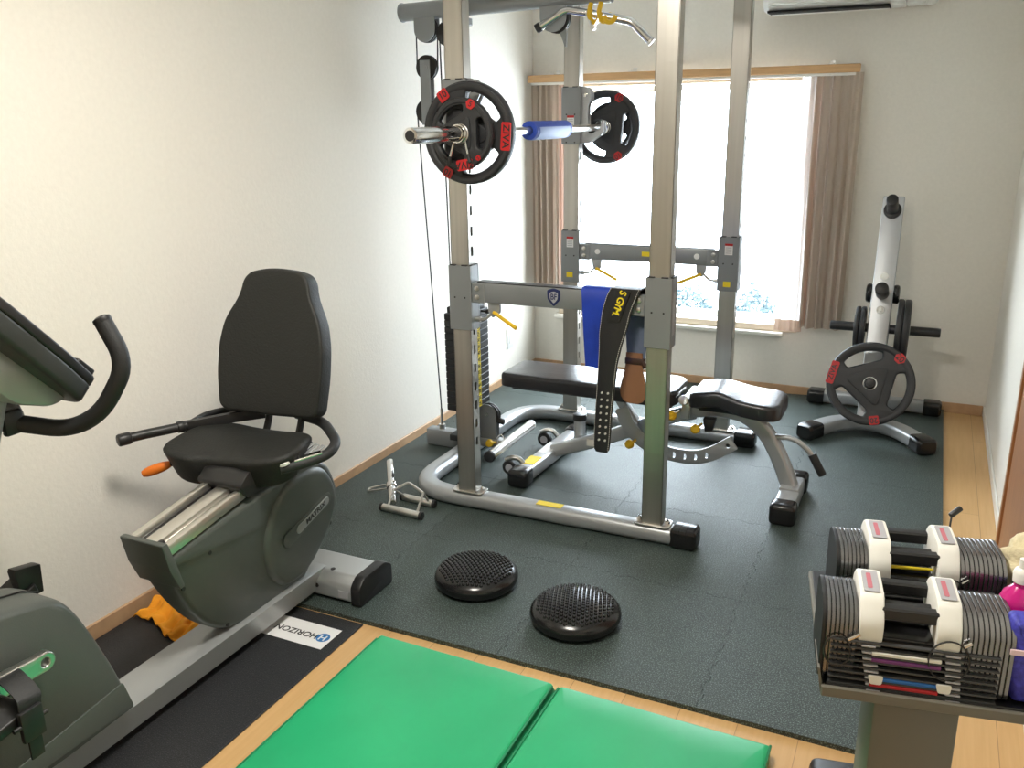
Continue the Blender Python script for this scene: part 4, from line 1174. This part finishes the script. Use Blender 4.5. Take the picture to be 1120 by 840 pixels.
# moulded pod on the right side
pod = round_loop([(1.93, .497), (1.855, .44), (1.808, .33), (1.822, .22), (1.90, .125), (2.02, .128), (2.10, .195), (2.155, .27), (2.172, .34), (2.15, .41), (2.10, .47), (2.05, .492)], .05, 6)
bm = NB(); cushion(bm, dense(pod, .02), .028, .024, MX((.4625, 0, 0), (-.0, .995, 0), (.107, 0, 1)), .003); obj('moulded_pod', bm, M['bikeg'], bike)
dv = V((0, .173, .046)).normalized(); c_ = V((.5300, 2.028, .330))
lab_m = MX(c_, (0, dv.y, dv.z), (.107, -dv.z, dv.y))
bm = NB(); flat(bm, [rrect(.172, .030, .0145, 5)], .003, .0008, lab_m); lb_ = obj('name_badge', bm, M['bikesil'], bike, 'silver name badge with black lettering')
bm = NB(); text_bm(bm, 'MATRIX', .027, lab_m @ Matrix.Translation((.012, 0, .0034)), .0006, 1.05); obj('lettering', bm, M['black'], lb_)
bm = NB(); flat(bm, [rrect(.25, .052, .025, 5)], .004, .0015, lab_m @ Matrix.Translation((-.024, 0, -.0035))); obj('badge_recess', bm, M['bikeg'], bike)
for (y, z) in ((1.60, .40), (2.035, .155), (2.145, .245), (1.50, .34), (1.66, .135)):
    bm = NB(); xx = shellx(1, y, z, 0); cyl(bm, (xx-.003, y, z), (xx+.0012, y, z), .006, seg=14); obj('screw', bm, M['black'], bike)
# nose cap
bm = NB(); prism(bm, round_loop([(1.432, .500), (1.452, .50), (1.47, .44), (1.49, .36), (1.475, .355), (1.448, .42)], .006), .384, .533, .003); obj('nose_cap', bm, M['bikeg'], bike)
# seat track
tdir = V((0, .29, .062)).normalized()
def tr(x0, x1, z0, z1, m, nm, y0=1.452, y1=2.02, bev=.002):
    bm = NB(); zz = lambda y: (y-1.452)*.16
    prism(bm, [(y0, z0+zz(y0)), (y1, z0+zz(y1)), (y1, z1+zz(y1)), (y0, z1+zz(y0))], x0, x1, bev); return obj(nm, bm, m, bike)
tr(.392, .412, .455, .492, M['alu'], 'seat_track'); tr(.412, .437, .455, .474, M['screen'], 'track_groove'); tr(.437, .482, .455, .484, M['alu'], 'seat_track')
tr(.482, .505, .452, .470, M['alu'], 'track_groove'); tr(.505, .523, .452, .484, M['alu'], 'seat_track')
bm = NB(); cyl(bm, (.493, 1.452, .478), (.493, 1.474, .482), .013, bev=.003); obj('track_stop', bm, M['black'], bike)
# carriage
bm = NB(); prism(bm, round_loop([(1.72, .545), (1.76, .575), (2.02, .60), (2.06, .56), (2.02, .525), (1.75, .50)], .012), .375, .535, .004)
box(bm, (.40, 1.80, .55), (.52, 2.0, .60), .005); obj('seat_carriage', bm, M['black'], bike)
# main rail
bm = NB(); sweep(bm, [(.442, .45, .062), (.442, 1.60, .062), (.445, 2.10, .066)], [(.062, .044), (.052, .048), (-.060, .048), (-.066, .040), (-.060, -.040), (.034, -.040), (.046, -.03)]); obj('floor_beam', bm, M['bikesil'], bike)
# rear stabiliser
bm = NB(); prism(bm, round_loop([(2.055, TZ+.008), (2.055, .078), (2.085, .104), (2.20, .104), (2.238, .080), (2.238, TZ+.008)], .012), .262, .636, .002)
rs_ = obj('rear_stabiliser', bm, M['bikesil'], bike)
bm = NB(); box(bm, (.585, 2.0535, .035), (.622, 2.056, .060)); obj('serial_label', bm, M['lgrey'], rs_)
for (x, y, z, ax) in ((.535, 2.10, .1045, 2), (.50, 2.054, .06, 1)):
    bm = NB()
    if ax == 2: cyl(bm, (x, y, z-.001), (x, y, z+.001), .008)
    else: cyl(bm, (x, y+.001, z), (x, y-.001, z), .007)
    obj('screw', bm, M['black'], rs_)
for x0, x1 in ((.634, .672), (.226, .264)):
    bm = NB(); prism(bm, round_loop([(2.050, TZ), (2.050, .082), (2.083, .110), (2.203, .110), (2.243, .084), (2.243, TZ)], .012), x0, x1, .006); obj('stabiliser_cap', bm, M['black'], bike)
bm = NB(); box(bm, (.14, .36, BZ0), (.76, .48, .09), .012); obj('front_stabiliser', bm, M['bikesil'], bike)
# seat pan
sl_ = [(.215, 1.775), (.225, 1.745), (.275, 1.722), (.335, 1.728), (.385, 1.760), (.475, 1.772), (.525, 1.760), (.590, 1.770), (.640, 1.800), (.648, 1.86), (.61, 1.965), (.56, 2.0), (.30, 1.985), (.245, 1.95), (.222, 1.87)]
def sfn(v):
    t = (v.x-.43)/.21; f = max(0, min(1, (1.90-v.y)/.16))
    dz = .020*abs(t)**2.2*(.5+.5*(1-f))-.014*f*f-.016*f*math.exp(-(t/.35)**2)
    low = 1-max(0, min(1, v.z/.085))
    return V((v.x*(1-.13*low)+.43*.13*low, v.y+.025*low*(1 if v.y < 1.85 else 0), v.z+dz))
bm = NB(); cushion(bm, dense(round_loop(sl_, .03), .02), .096, .016, Matrix.Translation((0, 0, .522)), .0, fn=sfn)
obj('seat_pan', bm, M['vinylm'], bike, ang=60)
# backrest
bl = [(-.187, .0), (-.198, .10), (-.196, .20), (-.180, .275), (-.150, .325), (-.132, .36), (-.122, .405), (-.100, .428), (-.05, .440), (0, .443), (.05, .440), (.100, .428), (.122, .405), (.132, .36), (.150, .325), (.180, .275), (.196, .20), (.198, .10), (.187, .0), (.165, -.018), (0, -.024), (-.165, -.018)]
up_ = V((0, .095, .40)).normalized(); bl = [(x*.925, y*.96) for x, y in bl]; bmx = MX((.436, 2.045, .672), (1, .10, 0), (up_.x, up_.y, up_.z))
def bfn(v):
    return V((v.x, v.y, v.z+.030*(v.x/.19)**2))
bm = NB(); cushion(bm, dense(round_loop(bl, .03), .022), .064, .010, bmx, .0, fn=bfn); obj('backrest', bm, M['vinylm'], bike, ang=60)
for x in (.375, .500):
    bm = NB(); sweep(bm, fillet([(x, 2.075, .75), (x, 2.055, .64), (x, 2.01, .560), (x, 1.94, .560)], .05), rrect(.022, .014, .004), up=(1, 0, 0)); obj('backrest_bracket', bm, M['black'], bike)
# arm loops
Lp = fillet([(.42, 2.07, .650), (.30, 2.06, .648), (.225, 2.02, .644), (.195, 1.96, .642), (.212, 1.875, .640)], .05)
bm = NB(); tube(bm, Lp, .010, 12); obj('arm_tube', bm, M['black'], bike)
bm = NB(); sweep(bm, [(.375, 2.03, .650), (.30, 1.975, .643), (.205, 1.86, .636)], rrect(.014, .034, .004)); obj('arm_rail', bm, M['black'], bike)
bm = NB(); tube(bm, smooth_path([(.210, 1.865, .638), (.182, 1.81, .638), (.152, 1.755, .638), (.128, 1.708, .637)], 5), .0145, 14); cyl(bm, (.135, 1.722, .637), (.118, 1.686, .636), .0185, bev=.006)
cyl(bm, (.207, 1.858, .638), (.197, 1.84, .638), .018, bev=.003); obj('hand_grip', bm, M['black'], bike)
Rp = fillet([(.47, 2.07, .645), (.59, 2.045, .642), (.680, 1.985, .612), (.692, 1.925, .596), (.650, 1.855, .586), (.610, 1.805, .582)], .04)
bm = NB(); tube(bm, Rp, .0155, 14); obj('arm_tube', bm, M['rubberb'], bike)
bm = NB(); sweep(bm, [(.635, 1.838, .600), (.680, 1.905, .608)], rrect(.022, .008, .003)); obj('pulse_pad', bm, M['chrome'], bike, 'chrome pulse sensor plate')
bm = NB(); lathe(bm, [(0, 0), (.019, 0), (.019, .008), (.015, .010), (0, .010)], MX((.617, 1.815, .597), (1, 0, 0), (0, 1, .2))); sw = obj('control_pod', bm, M['white'], bike)
bm = NB(); lathe(bm, [(0, 0), (.013, 0), (.013, .004), (0, .006)], MX((.622, 1.820, .606), (1, 0, 0), (0, 1, .2))); obj('yellow_button', bm, M['yellow'], sw)
for k in range(3):
    bm = NB(); x = .600+k*.020; sweep(bm, [(x-.01, 1.86, .575), (x+.020, 1.945, .612)], rrect(.016, .003, .001)); obj('rail_slat', bm, M['bikesil'], bike)
# orange lever
bm = NB(); tube(bm, smooth_path([(.238, 1.760, .556), (.208, 1.735, .545), (.176, 1.708, .533)], 4), .013, 12, rs=[.009, .012, .014, .015, .0155, .0155, .015, .013, .009]); obj('orange_lever', bm, M['orange'], bike, 'orange seat adjustment lever')
bm = NB(); cyl(bm, (.232, 1.755, .555), (.36, 1.84, .565), .007); obj('lever_rod', bm, M['black'], bike)
# front housing
hx0, hx1 = .345, .520
hs_ = [(1.300, .112), (1.262, .25), (1.225, .355), (1.190, .44), (1.160, .490), (1.12, .512), (1.00, .538), (.80, .565), (.60, .56), (.42, .48), (.34, .30), (.36, .12), (.60, .108), (1.1, .105)]
hl = dense(round_loop(hs_[:1], 0) if False else round_loop(hs_, .03, 5), .03)
b = bmesh.new(); R_ = []
for x, i in ((hx0+.0, .018), (hx0+.006, .009), (hx0+.02, .003), (hx0+.045, 0), (hx1-.030, 0), (hx1-.012, .003), (hx1-.003, .009), (hx1, .014)):
    R_.append([b.verts.new((x, y, z)) for y, z in inset_loop(hl, i)])
nL = len(hl)
for A, B_ in zip(R_, R_[1:]):
    for i in range(nL): b.faces.new((A[i], A[(i+1) % nL], B_[(i+1) % nL], B_[i]))
b.faces.new(R_[0][::-1]); b.faces.new(R_[-1]); bmesh.ops.recalc_face_normals(b, faces=b.faces[:])
bm = NB(); ld(b, bm); obj('front_housing', bm, M['bikeg'], bike, ang=50)
bm = NB(); prism(bm, round_loop([(1.292, .122), (1.270, .205), (.90, .165), (.45, .17), (.40, .13), (1.1, .116)], .01), hx1-.004, hx1+.003, .003); obj('lower_trim', bm, M['bikeg'], bike)
bm = NB(); sweep(bm, [V((.43, y, z+.001)) for y, z in ((.62, .562), (.80, .566), (1.00, .539), (1.12, .513), (1.16, .49))], rrect(.004, .004, .001)); obj('seam_line', bm, M['black'], bike)
# crank + pedal on the near side
cA, cB = V((.556, .885, .412)), V((.556, 1.058, .408))
cd = (cB-cA).normalized(); cu_ = V((0, -cd.z, cd.y))
m_ = MX(cA, (0, cd.y, cd.z), (0, cu_.y, cu_.z))
Lc = (cB-cA).length
lpc = [(t, w) for t, w in ((-.03, .024), (0, .032), (.05, .027), (Lc-.03, .0215))]+arc(Lc, 0, .0225, PI/2*.9, -PI/2*.9, 12)+[(Lc-.03, -.0215), (.05, -.027), (0, -.032), (-.03, -.024)]
bm = NB(); flat(bm, [lpc, arc(Lc-.002, 0, .0105, 0, 2*PI*.95, 19)], .020, .003, m_ @ Matrix.Translation((0, 0, -.006))); obj('crank_arm', bm, M['chromer'], bike)
bm = NB(); cyl(bm, (.515, *cA[1:]), (.575, *cA[1:]), .030, bev=.004); obj('crank_axle', bm, M['black'], bike)
# near pedal with strap
pc = V((.606, .912, .405))
bm = NB(); flat(bm, [round_loop([(-.045, -.05), (.045, -.05), (.048, .05), (-.045, .05)], .015)], .026, .005, MX(pc+V((0, 0, -.045)), (1, 0, 0), (0, 1, .15))); pdl = obj('pedal', bm, M['black'], bike)
bm = NB(); cyl(bm, (.565, pc.y, pc.z-.02), (.60, pc.y, pc.z-.03), .009); obj('pedal_spindle', bm, M['chromer'], pdl)
st = [V((pc.x-.052, pc.y+.03, pc.z-.045)), V((pc.x-.056, pc.y+.055, pc.z+.0)), V((pc.x-.045, pc.y+.06, pc.z+.020)), V((pc.x, pc.y+.045, pc.z+.036)), V((pc.x+.045, pc.y+.04, pc.z+.018)), V((pc.x+.056, pc.y+.035, pc.z)), V((pc.x+.052, pc.y+.03, pc.z-.045))]
bm = NB(); sweep(bm, smooth_path(st, 5), rrect(.003, .050, .001), up=(0, 1, 0)); obj('foot_strap', bm, M['rubberb'], pdl)
bm = NB(); box(bm, (pc.x+.052, pc.y+.005, pc.z-.075), (pc.x+.066, pc.y+.055, pc.z-.005), .004); box(bm, (pc.x+.056, pc.y+.015, pc.z-.12), (pc.x+.062, pc.y+.045, pc.z-.07), .002); cyl(bm, (pc.x+.06, pc.y-.01, pc.z-.035), (pc.x+.06, pc.y+.065, pc.z-.035), .005)
obj('strap_buckle', bm, M['black'], pdl)
# far pedal
bm = NB(); flat(bm, [round_loop([(-.045, -.05), (.045, -.05), (.045, .05), (-.045, .05)], .012)], .026, .004, MX((.265, 1.20, .405), (1, 0, 0), (0, .94, .34))); fp = obj('pedal', bm, M['black'], bike)
bm = NB(); cyl(bm, (.265, 1.18, .41), (.325, 1.18, .41), .009); cyl(bm, (.325, 1.18, .41), (.325, .885, .412), .014); obj('crank_arm', bm, M['chromer'], bike)
bm = NB(); prism(bm, [(1.205, .41), (1.262, .41), (1.266, .482), (1.258, .486), (1.200, .498), (1.196, .490)], .272, .300, .003); obj('toe_clip', bm, M['black'], fp)
# mast
bm = NB(); sweep(bm, [(.432, .86, .50), (.432, 1.02, .78), (.432, 1.105, 1.00), (.432, 1.12, 1.06)], rrect(.075, .135, .03), up=(0, -1, .4)); obj('mast', bm, M['bikesil'], bike)
# console
cdir = V((0, -.20, .215)).normalized()       # up along the face
cp = V((.432, 1.305, .975))                  # lower tip centre
cn = V((0, cdir.z, -cdir.y))                 # face normal (towards rider/up)
cmx = MX(cp, (-1, 0, 0), (cdir.x, cdir.y, cdir.z))
if (cmx.to_3x3() @ V((0, 0, 1))).dot(cn) < 0: cn = -cn
lpk = round_loop([(-.128, .0), (.128, .0), (.150, .10), (.165, .30), (.150, .42), (-.150, .42), (-.165, .30), (-.150, .10)], .03)
bm = NB(); cushion(bm, dense(lpk, .03), .045, .012, cmx @ Matrix.Translation((0, 0, -.020)) @ Matrix.Rotation(PI, 4, 'Y') @ Matrix.Translation((0, 0, -.0)), .0)
obj('console_back', bm, M['darkgrey'], bike)
bm = NB(); flat(bm, [lpk], .022, .005, cmx @ Matrix.Translation((0, 0, -.021))); obj('console_bezel', bm, M['black'], bike)
bm = NB(); flat(bm, [rrect(.24, .20, .01)], .002, .0005, cmx @ Matrix.Translation((0, .26, .0005))); obj('console_screen', bm, M['screen'], bike)
bm = NB(); flat(bm, [round_loop([(-.11, .0), (.11, .0), (.11, .055), (-.11, .055)], .01)], .020, .003, cmx @ Matrix.Translation((0, .004, .0))); obj('console_tray', bm, M['black'], bike)
bm = NB(); prism(bm, round_loop([(1.268, .952), (1.215, .935), (1.13, .965), (1.05, 1.05), (1.10, 1.12)], .02), .34, .524, .012); obj('console_neck', bm, M['bikesil'], bike)
# handlebar, right and left horns
for s in (1, -1):
    cxh = .432
    P_ = [(0, 1.165, .905), (.085*s, 1.245, .872), (.165*s, 1.272, .915), (.226*s, 1.302, 1.025), (.180*s, 1.295, 1.118)]
    P_ = [(cxh+a, y, z) for a, y, z in P_]
    if s < 0: P_[0] = (cxh-.001, 1.165, .905)
    bm = NB(); tube(bm, fillet(P_, .06, 7), .0192, 16); lp_e = V(P_[-1])
    hb_ = obj('handlebar', bm, M['rubberb'], bike)
    dd = (V(P_[-1])-V(P_[-2])).normalized()
    bm = NB(); lathe(bm, [(.0192, 0), (.0200, .004), (.0190, .010), (.011, .014), (0, .0145)], MX(lp_e-dd*.004, dd.orthogonal(), z=dd)); obj('grip_end', bm, M['black'], hb_)
bm = NB(); box(bm, (.440, 1.14, .880), (.458, 1.185, .935), .006); obj('bar_clamp', bm, M['black'], bike)

# orange cloth behind the bike
def crumple(bm, loop_fn, nu, nv, zf, th=.004):
    b = bmesh.new(); G = []
    for i in range(nu+1):
        G.append([b.verts.new((*loop_fn(i/nu, j/nv), zf(i/nu, j/nv))) for j in range(nv+1)])
    for i in range(nu):
        for j in range(nv): b.faces.new((G[i][j], G[i+1][j], G[i+1][j+1], G[i][j+1]))
    bmesh.ops.recalc_face_normals(b, faces=b.faces[:])
    bmesh.ops.solidify(b, geom=b.faces[:], thickness=th); bmesh.ops.recalc_face_normals(b, faces=b.faces[:])
    ld(b, bm); return bm
def oz(u, v):
    return .014+.030*math.sin(PI*min(1, v*1.02))*(.6+.4*math.sin(u*9))+.007*math.sin(u*31+v*7)+.006*math.sin(v*23+u*5)+.004*math.sin(u*53-v*17)
oc = crumple(NB(), lambda u, v: (.035+.29*u+.012*math.sin(v*9), 1.715+.26*v+.015*math.sin(u*7)-.04*u), 60, 50, oz, .004)
tag(obj('orange_towel', oc, M['towel'], ang=180), 'crumpled orange cloth lying on the black mat between the bike and the left wall', 'towel')

# ------------------------------------------------------------------ dumbbell stand
DZ = .612
std = thing('dumbbell_stand', 'grey steel stand holding two block dumbbells at the right wall', 'dumbbell stand', (2.25, 1.50, 0))
bm = NB(); box(bm, (2.108, 1.315, DZ-.014), (2.535, 1.72, DZ), .003, 1); box(bm, (2.108, 1.308, DZ-.014), (2.535, 1.316, DZ+.006), .002, 1)
prism(bm, [(2.100, DZ+.035), (2.104, DZ+.035), (2.112, DZ-.01), (2.108, DZ-.014)], 1.315, 1.40, axes='xz')
obj('tray', bm, M['skirtsteel'], std)
bm = NB(); box(bm, (2.114, 1.319, DZ), (2.505, 1.50, DZ+.006), .002, 1); box(bm, (2.114, 1.525, DZ), (2.505, 1.71, DZ+.006), .002, 1); obj('tray_liner', bm, M['black'], std)
bm = NB(); box(bm, (2.196, 1.345, .03), (2.330, 1.47, DZ-.014), .008, 2); col = obj('column', bm, M['skirtsteel'], std)
bm = NB(); box(bm, (2.160, 1.36, 0), (2.360, 1.865, .052), .022, 3); obj('base_foot', bm, M['black'], std)
# adjustable block dumbbells
def dumbbell(y0, label, colours, far=False):
    D = thing('block_dumbbell', label, 'dumbbell', (2.215, y0+.065, DZ+.006), 'block dumbbells on the stand')
    z0, z1 = DZ+.007, DZ+.148; y1 = y0+.130
    xs, xe = 2.070, 2.362
    nP = 8
    def plate_sh(x, w, top, shrink):
        bm = NB(); lp = round_loop([(y0+shrink, z0), (y1-shrink, z0), (y1-shrink, top-.02), (y1-shrink-.028, top), (y0+shrink+.028, top), (y0+shrink, top-.02)], .016, 4)
        prism(bm, lp, x, x+w, .0008, seg=1); return bm
    for k in range(nP):
        obj('end_plate', plate_sh(xs+.004+k*.0069, .0060, z1-.002, 0), M['iron' if k == 0 else 'plate_edge'], D)
    for k in range(10):
        obj('end_plate', plate_sh(xe-.078+k*.0077, .0067, z1-.002, 0), M['plate_edge'], D)
    # lower frame taper: tray of the block
    bm = NB(); prism(bm, [(xs+.055, z0), (xe-.075, z0), (xe-.075, z0+.022), (xs+.055, z0+.022)], y0+.004, y1-.004, .002, axes='xz'); obj('core_base', bm, M['black'], D)
    bm = NB(); box(bm, (xs+.080, y0+.010, z0+.02), (xe-.098, y1-.010, z1-.055), .003); obj('core_block', bm, M['blackg'], D)
    # white handle caps
    for xa, xb in ((xs+.060, xs+.098), (xe-.116, xe-.079)):
        bm = NB(); lp = round_loop([(y0-.002, z1-.058), (y0-.002, z1-.026), (y0+.026, z1+.012), (y1-.030, z1+.020), (y1-.004, z1-.004), (y1-.004, z1-.085), (y0+.012, z1-.085)], .014, 5)
        prism(bm, lp, xa, xb, .004); cp_ = obj('white_end_cap', bm, M['white'], D)
        # label lies on the sloping top
        a_, b_ = V((0, y0+.030, z1+.0135)), V((0, y1-.038, z1+.0195)); dd = (b_-a_)
        m_ = MX(((xa+xb)/2, (a_.y+b_.y)/2, (a_.z+b_.z)/2), (1, 0, 0), (0, dd.y, dd.z))
        bm = NB(); flat(bm, [rrect((xb-xa)*.66, dd.length*.96, .003)], .0012, 0, m_ @ Matrix.Translation((0, 0, -.0004))); lg = obj('cap_label', bm, M['lgrey'], cp_)
        bm = NB(); flat(bm, [rrect((xb-xa)*.20, dd.length*.70, .002)], .0006, 0, m_ @ Matrix.Translation((-.002, 0, .0008))); obj('red_print', bm, M['pinkred'], cp_)
    # handle and side rods
    bm = NB(); cyl(bm, (xs+.09, (y0+y1)/2, z1-.035), (xe-.11, (y0+y1)/2, z1-.035), .0165); obj('handle', bm, M['rubberb'], D)
    for y in (y0+.022, y1-.020):
        bm = NB(); box(bm, (xs+.09, y-.010, z1-.026), (xe-.11, y+.010, z1-.004), .003, 1); obj('handle_rail', bm, M['black'], D)
    # nested side bars
    nB = len(colours)
    for k, cname in enumerate(colours):
        z = z1-.062-k*.0112
        xa, xb = xs+.040, xe-.060
        bm = NB(); box(bm, (xs+.02, y0-.004-k*.0006, z-.0018), (xe-.02-.0*k, y0+.004, z+.0018), .0006, 1); rb = obj('side_rail', bm, M['iron_edge'], D)
        if cname:
            bm = NB(); box(bm, (xs+.083, y0-.0062-k*.0006, z-.0085), (xe-.105, y0+.003, z-.0022), .001, 1); obj('colour_band', bm, M[cname], rb)
        for xx in (xs+.066+.002*k, xe-.100+.001*k):
            bm = NB(); box(bm, (xx, y0-.0058-k*.0006, z-.0068), (xx+.022, y0+.002, z-.0032), .0008, 1); obj('pin_slot', bm, M['lgrey'], rb)
    for xx in (xs+.092, xe-.098):
        bm = NB(); flat(bm, [round_loop([(-.012, .008), (.012, .008), (.010, -.008), (-.008, -.008)], .004)], .003, .0005, MX((xx, y0-.008, z0+.017), (1, 0, 0), (0, 0, 1))); obj('front_tab', bm, M['white'], D)
    # selector pin cords
    bm = NB()
    tube(bm, [(xe-.083+.03*math.cos(a)-.012, y0-.006, z1-.075+.036*math.sin(a)) for a in [2*PI*k/24 for k in range(24)]], .0016, 6, closed=True)
    obj('pin_cord', bm, M['black'], D); bm = NB()
    tube(bm, [(xs+.03+.020*math.cos(a), y0-.005, z1-.082+.028*math.sin(a)) for a in [2*PI*k/24 for k in range(24)]], .0016, 6, closed=True)
    obj('pin_cord', bm, M['black'], D)
    bm = NB(); cyl(bm, (xs+.046, y0-.006, z1-.058), (xs+.062, y0-.008, z1-.045), .003); obj('pin_clip', bm, M['chrome'], D); bm = NB(); cyl(bm, (xe-.075, y0-.006, z1-.045), (xe-.066, y0-.008, z1-.036), .003); obj('pin_clip', bm, M['chrome'], D)
    if far:
        bm = NB(); tube(bm, [(xe-.078, y1-.02, z1), (xe-.072, y1+.0, z1+.022), (xe-.058, y1+.01, z1+.034)], .0018, 6); o1 = obj('selector_cable', bm, M['black'], D)
        bm = NB(); cyl(bm, (xe-.074, y1+.002, z1+.024), (xe-.054, y1+.012, z1+.038), .0055, bev=.002); obj('selector_pin', bm, M['black'], o1)
        bm = NB(); cyl(bm, (xs+.10, (y0+y1)/2-.028, z1-.045), (xe-.115, (y0+y1)/2-.028, z1-.045), .003); obj('yellow_line', bm, M['yellowl'], D)
    return D
M['plate_edge'] = mat('polished_plate_edge', (.24, .24, .25), .26, metal=.9)
M['iron_edge'] = mat('dark_grey_bar', (.05, .052, .055), .4)
DBS = [dumbbell(1.352, 'block dumbbell with white caps and coloured bands, nearest the viewer on the stand', [None, 'white', 'purple', None, None, 'bandb', 'bandr', None])]
DBS.append(dumbbell(1.545, 'block dumbbell with white caps behind the colour-banded one on the stand', [None, None, None], True))

# things on the right side of the tray
bm = NB(); lp = dense(round_loop([(2.372, DZ+.006), (2.470, DZ+.006), (2.485, DZ+.10), (2.475, DZ+.155), (2.358, DZ+.152), (2.352, DZ+.08)], .01), .02)
cushion(bm, lp, .050, .020, MX((0, 1.395, 0), (1, 0, 0), (0, 0, 1)), .004)
pch = tag(obj('drawstring_pouch', bm, M['pouch'], ang=60), 'dark blue mesh pouch with a pale band standing at the right end of the tray', 'pouch')
bm = NB(); box(bm, (2.356, 1.3405, DZ+.098), (2.480, 1.3435, DZ+.108), .001, 1); obj('pale_band', bm, M['pinkl'], pch)
bt = thing('drink_bottle', 'magenta squeeze bottle with white cap behind the blue pouch', 'bottle', (2.435, 1.45, DZ+.006))
bmx_ = Matrix.Translation((2.422, 1.45, DZ+.006)) @ Matrix.Diagonal((.88, .88, .86, 1))
bm = NB(); lathe(bm, [(0, 0), (.034, 0), (.037, .006), (.037, .12), (.036, .15), (.028, .172), (.013, .188), (.012, .20), (0, .20)], bmx_); obj('bottle_body', bm, M['pink'], bt)
bm = NB(); lathe(bm, [(.0, .196), (.016, .197), (.017, .215), (.014, .222), (.009, .226), (.009, .243), (0, .245)], bmx_); obj('cap', bm, M['white'], bt)
bm = NB(); box(bm, (2.402, 1.411, DZ+.085), (2.444, 1.4165, DZ+.125), .002); obj('print_panel', bm, M['pinkl'], bt)
bg = blob(NB(), (2.418, 1.56, DZ+.065), (.050, .050, .062), 5, 3, .25)
bgo = tag(obj('black_pouch', bg, M['rubberb'], ang=60), 'small crumpled black pouch lying right of the far dumbbell', 'pouch')
bm = NB(); tube(bm, smooth_path([(2.372, 1.57, DZ+.10), (2.385, 1.585, DZ+.128), (2.41, 1.59, DZ+.130), (2.43, 1.58, DZ+.112)], 6), .0028, 8); obj('drawstring', bm, M['black'], bgo)
ct = blob(NB(), (2.452, 1.68, DZ+.088), (.072, .055, .085), 11, 4, .22)
ctw = tag(obj('beige_towel', ct, M['cloth'], ang=180), 'crumpled beige terry towel at the back right corner of the tray', 'towel')

TH = math.radians(10)
def place(o, old, new, th=TH):
    d_ = V(o.location)-V((*old, 0)); o.location = V((*new, 0))+Matrix.Rotation(th, 3, 'Z') @ d_; o.rotation_euler = (0, 0, th)
place(std, (2.108, 1.315), (2.118, 1.345))
place(DBS[0], (2.070, 1.352), (2.106, 1.356)); place(DBS[1], (2.070, 1.545), (2.107, 1.562), math.radians(12))
place(pch, (2.358, 1.345), (2.385, 1.405)); place(bt, (2.422, 1.45), (2.397, 1.505))
place(bgo, (2.418, 1.56), (2.440, 1.600)); place(ctw, (2.452, 1.68), (2.440, 1.690))


# ------------------------------------------------------------------ lights, world, camera
w = bpy.data.worlds.new('World'); bpy.context.scene.world = w; w.use_nodes = True
bgn = w.node_tree.nodes['Background']; bgn.inputs['Color'].default_value = (.89, .95, 1, 1); bgn.inputs['Strength'].default_value = 13.0
pl = bpy.data.lights.new('window_portal', 'AREA'); pl.shape = 'RECTANGLE'; pl.size = WX1-WX0; pl.size_y = WZ1-WZ0; pl.cycles.is_portal = True
po = bpy.data.objects.new('window_portal', pl); C.objects.link(po); po.location = ((WX0+WX1)/2, B+T+.01, (WZ0+WZ1)/2); po.rotation_euler = (-PI/2, 0, 0)
ll = bpy.data.lights.new('ceiling_lamp', 'AREA'); ll.shape = 'DISK'; ll.size = .46; ll.energy = 22; ll.color = (1, .95, .86)
lo = bpy.data.objects.new('ceiling_lamp', ll); C.objects.link(lo); lo.location = (1.25, 1.35, H-.11)

cam = bpy.data.cameras.new('camera'); co = bpy.data.objects.new('camera', cam); C.objects.link(co)
Rm = ((0.9046996589807603, -0.11027112868367951, 0.4115322651007129), (0.42580003070802924, 0.26709628502227045, -0.8644963321936904), (-0.014589752881301175, 0.957339988042978, 0.2885953679543958))
mw = Matrix(Rm).to_4x4(); mw.translation = (2.20, 0, 1.52); co.matrix_world = mw
cam.sensor_width = 36; cam.lens = 36*962.515/1120; cam.clip_start = .05
bpy.context.scene.camera = co
vs = bpy.context.scene.view_settings
vs.view_transform = 'Standard'; vs.look = 'None'; vs.gamma = 1; vs.exposure = .75; vs.use_curve_mapping = False
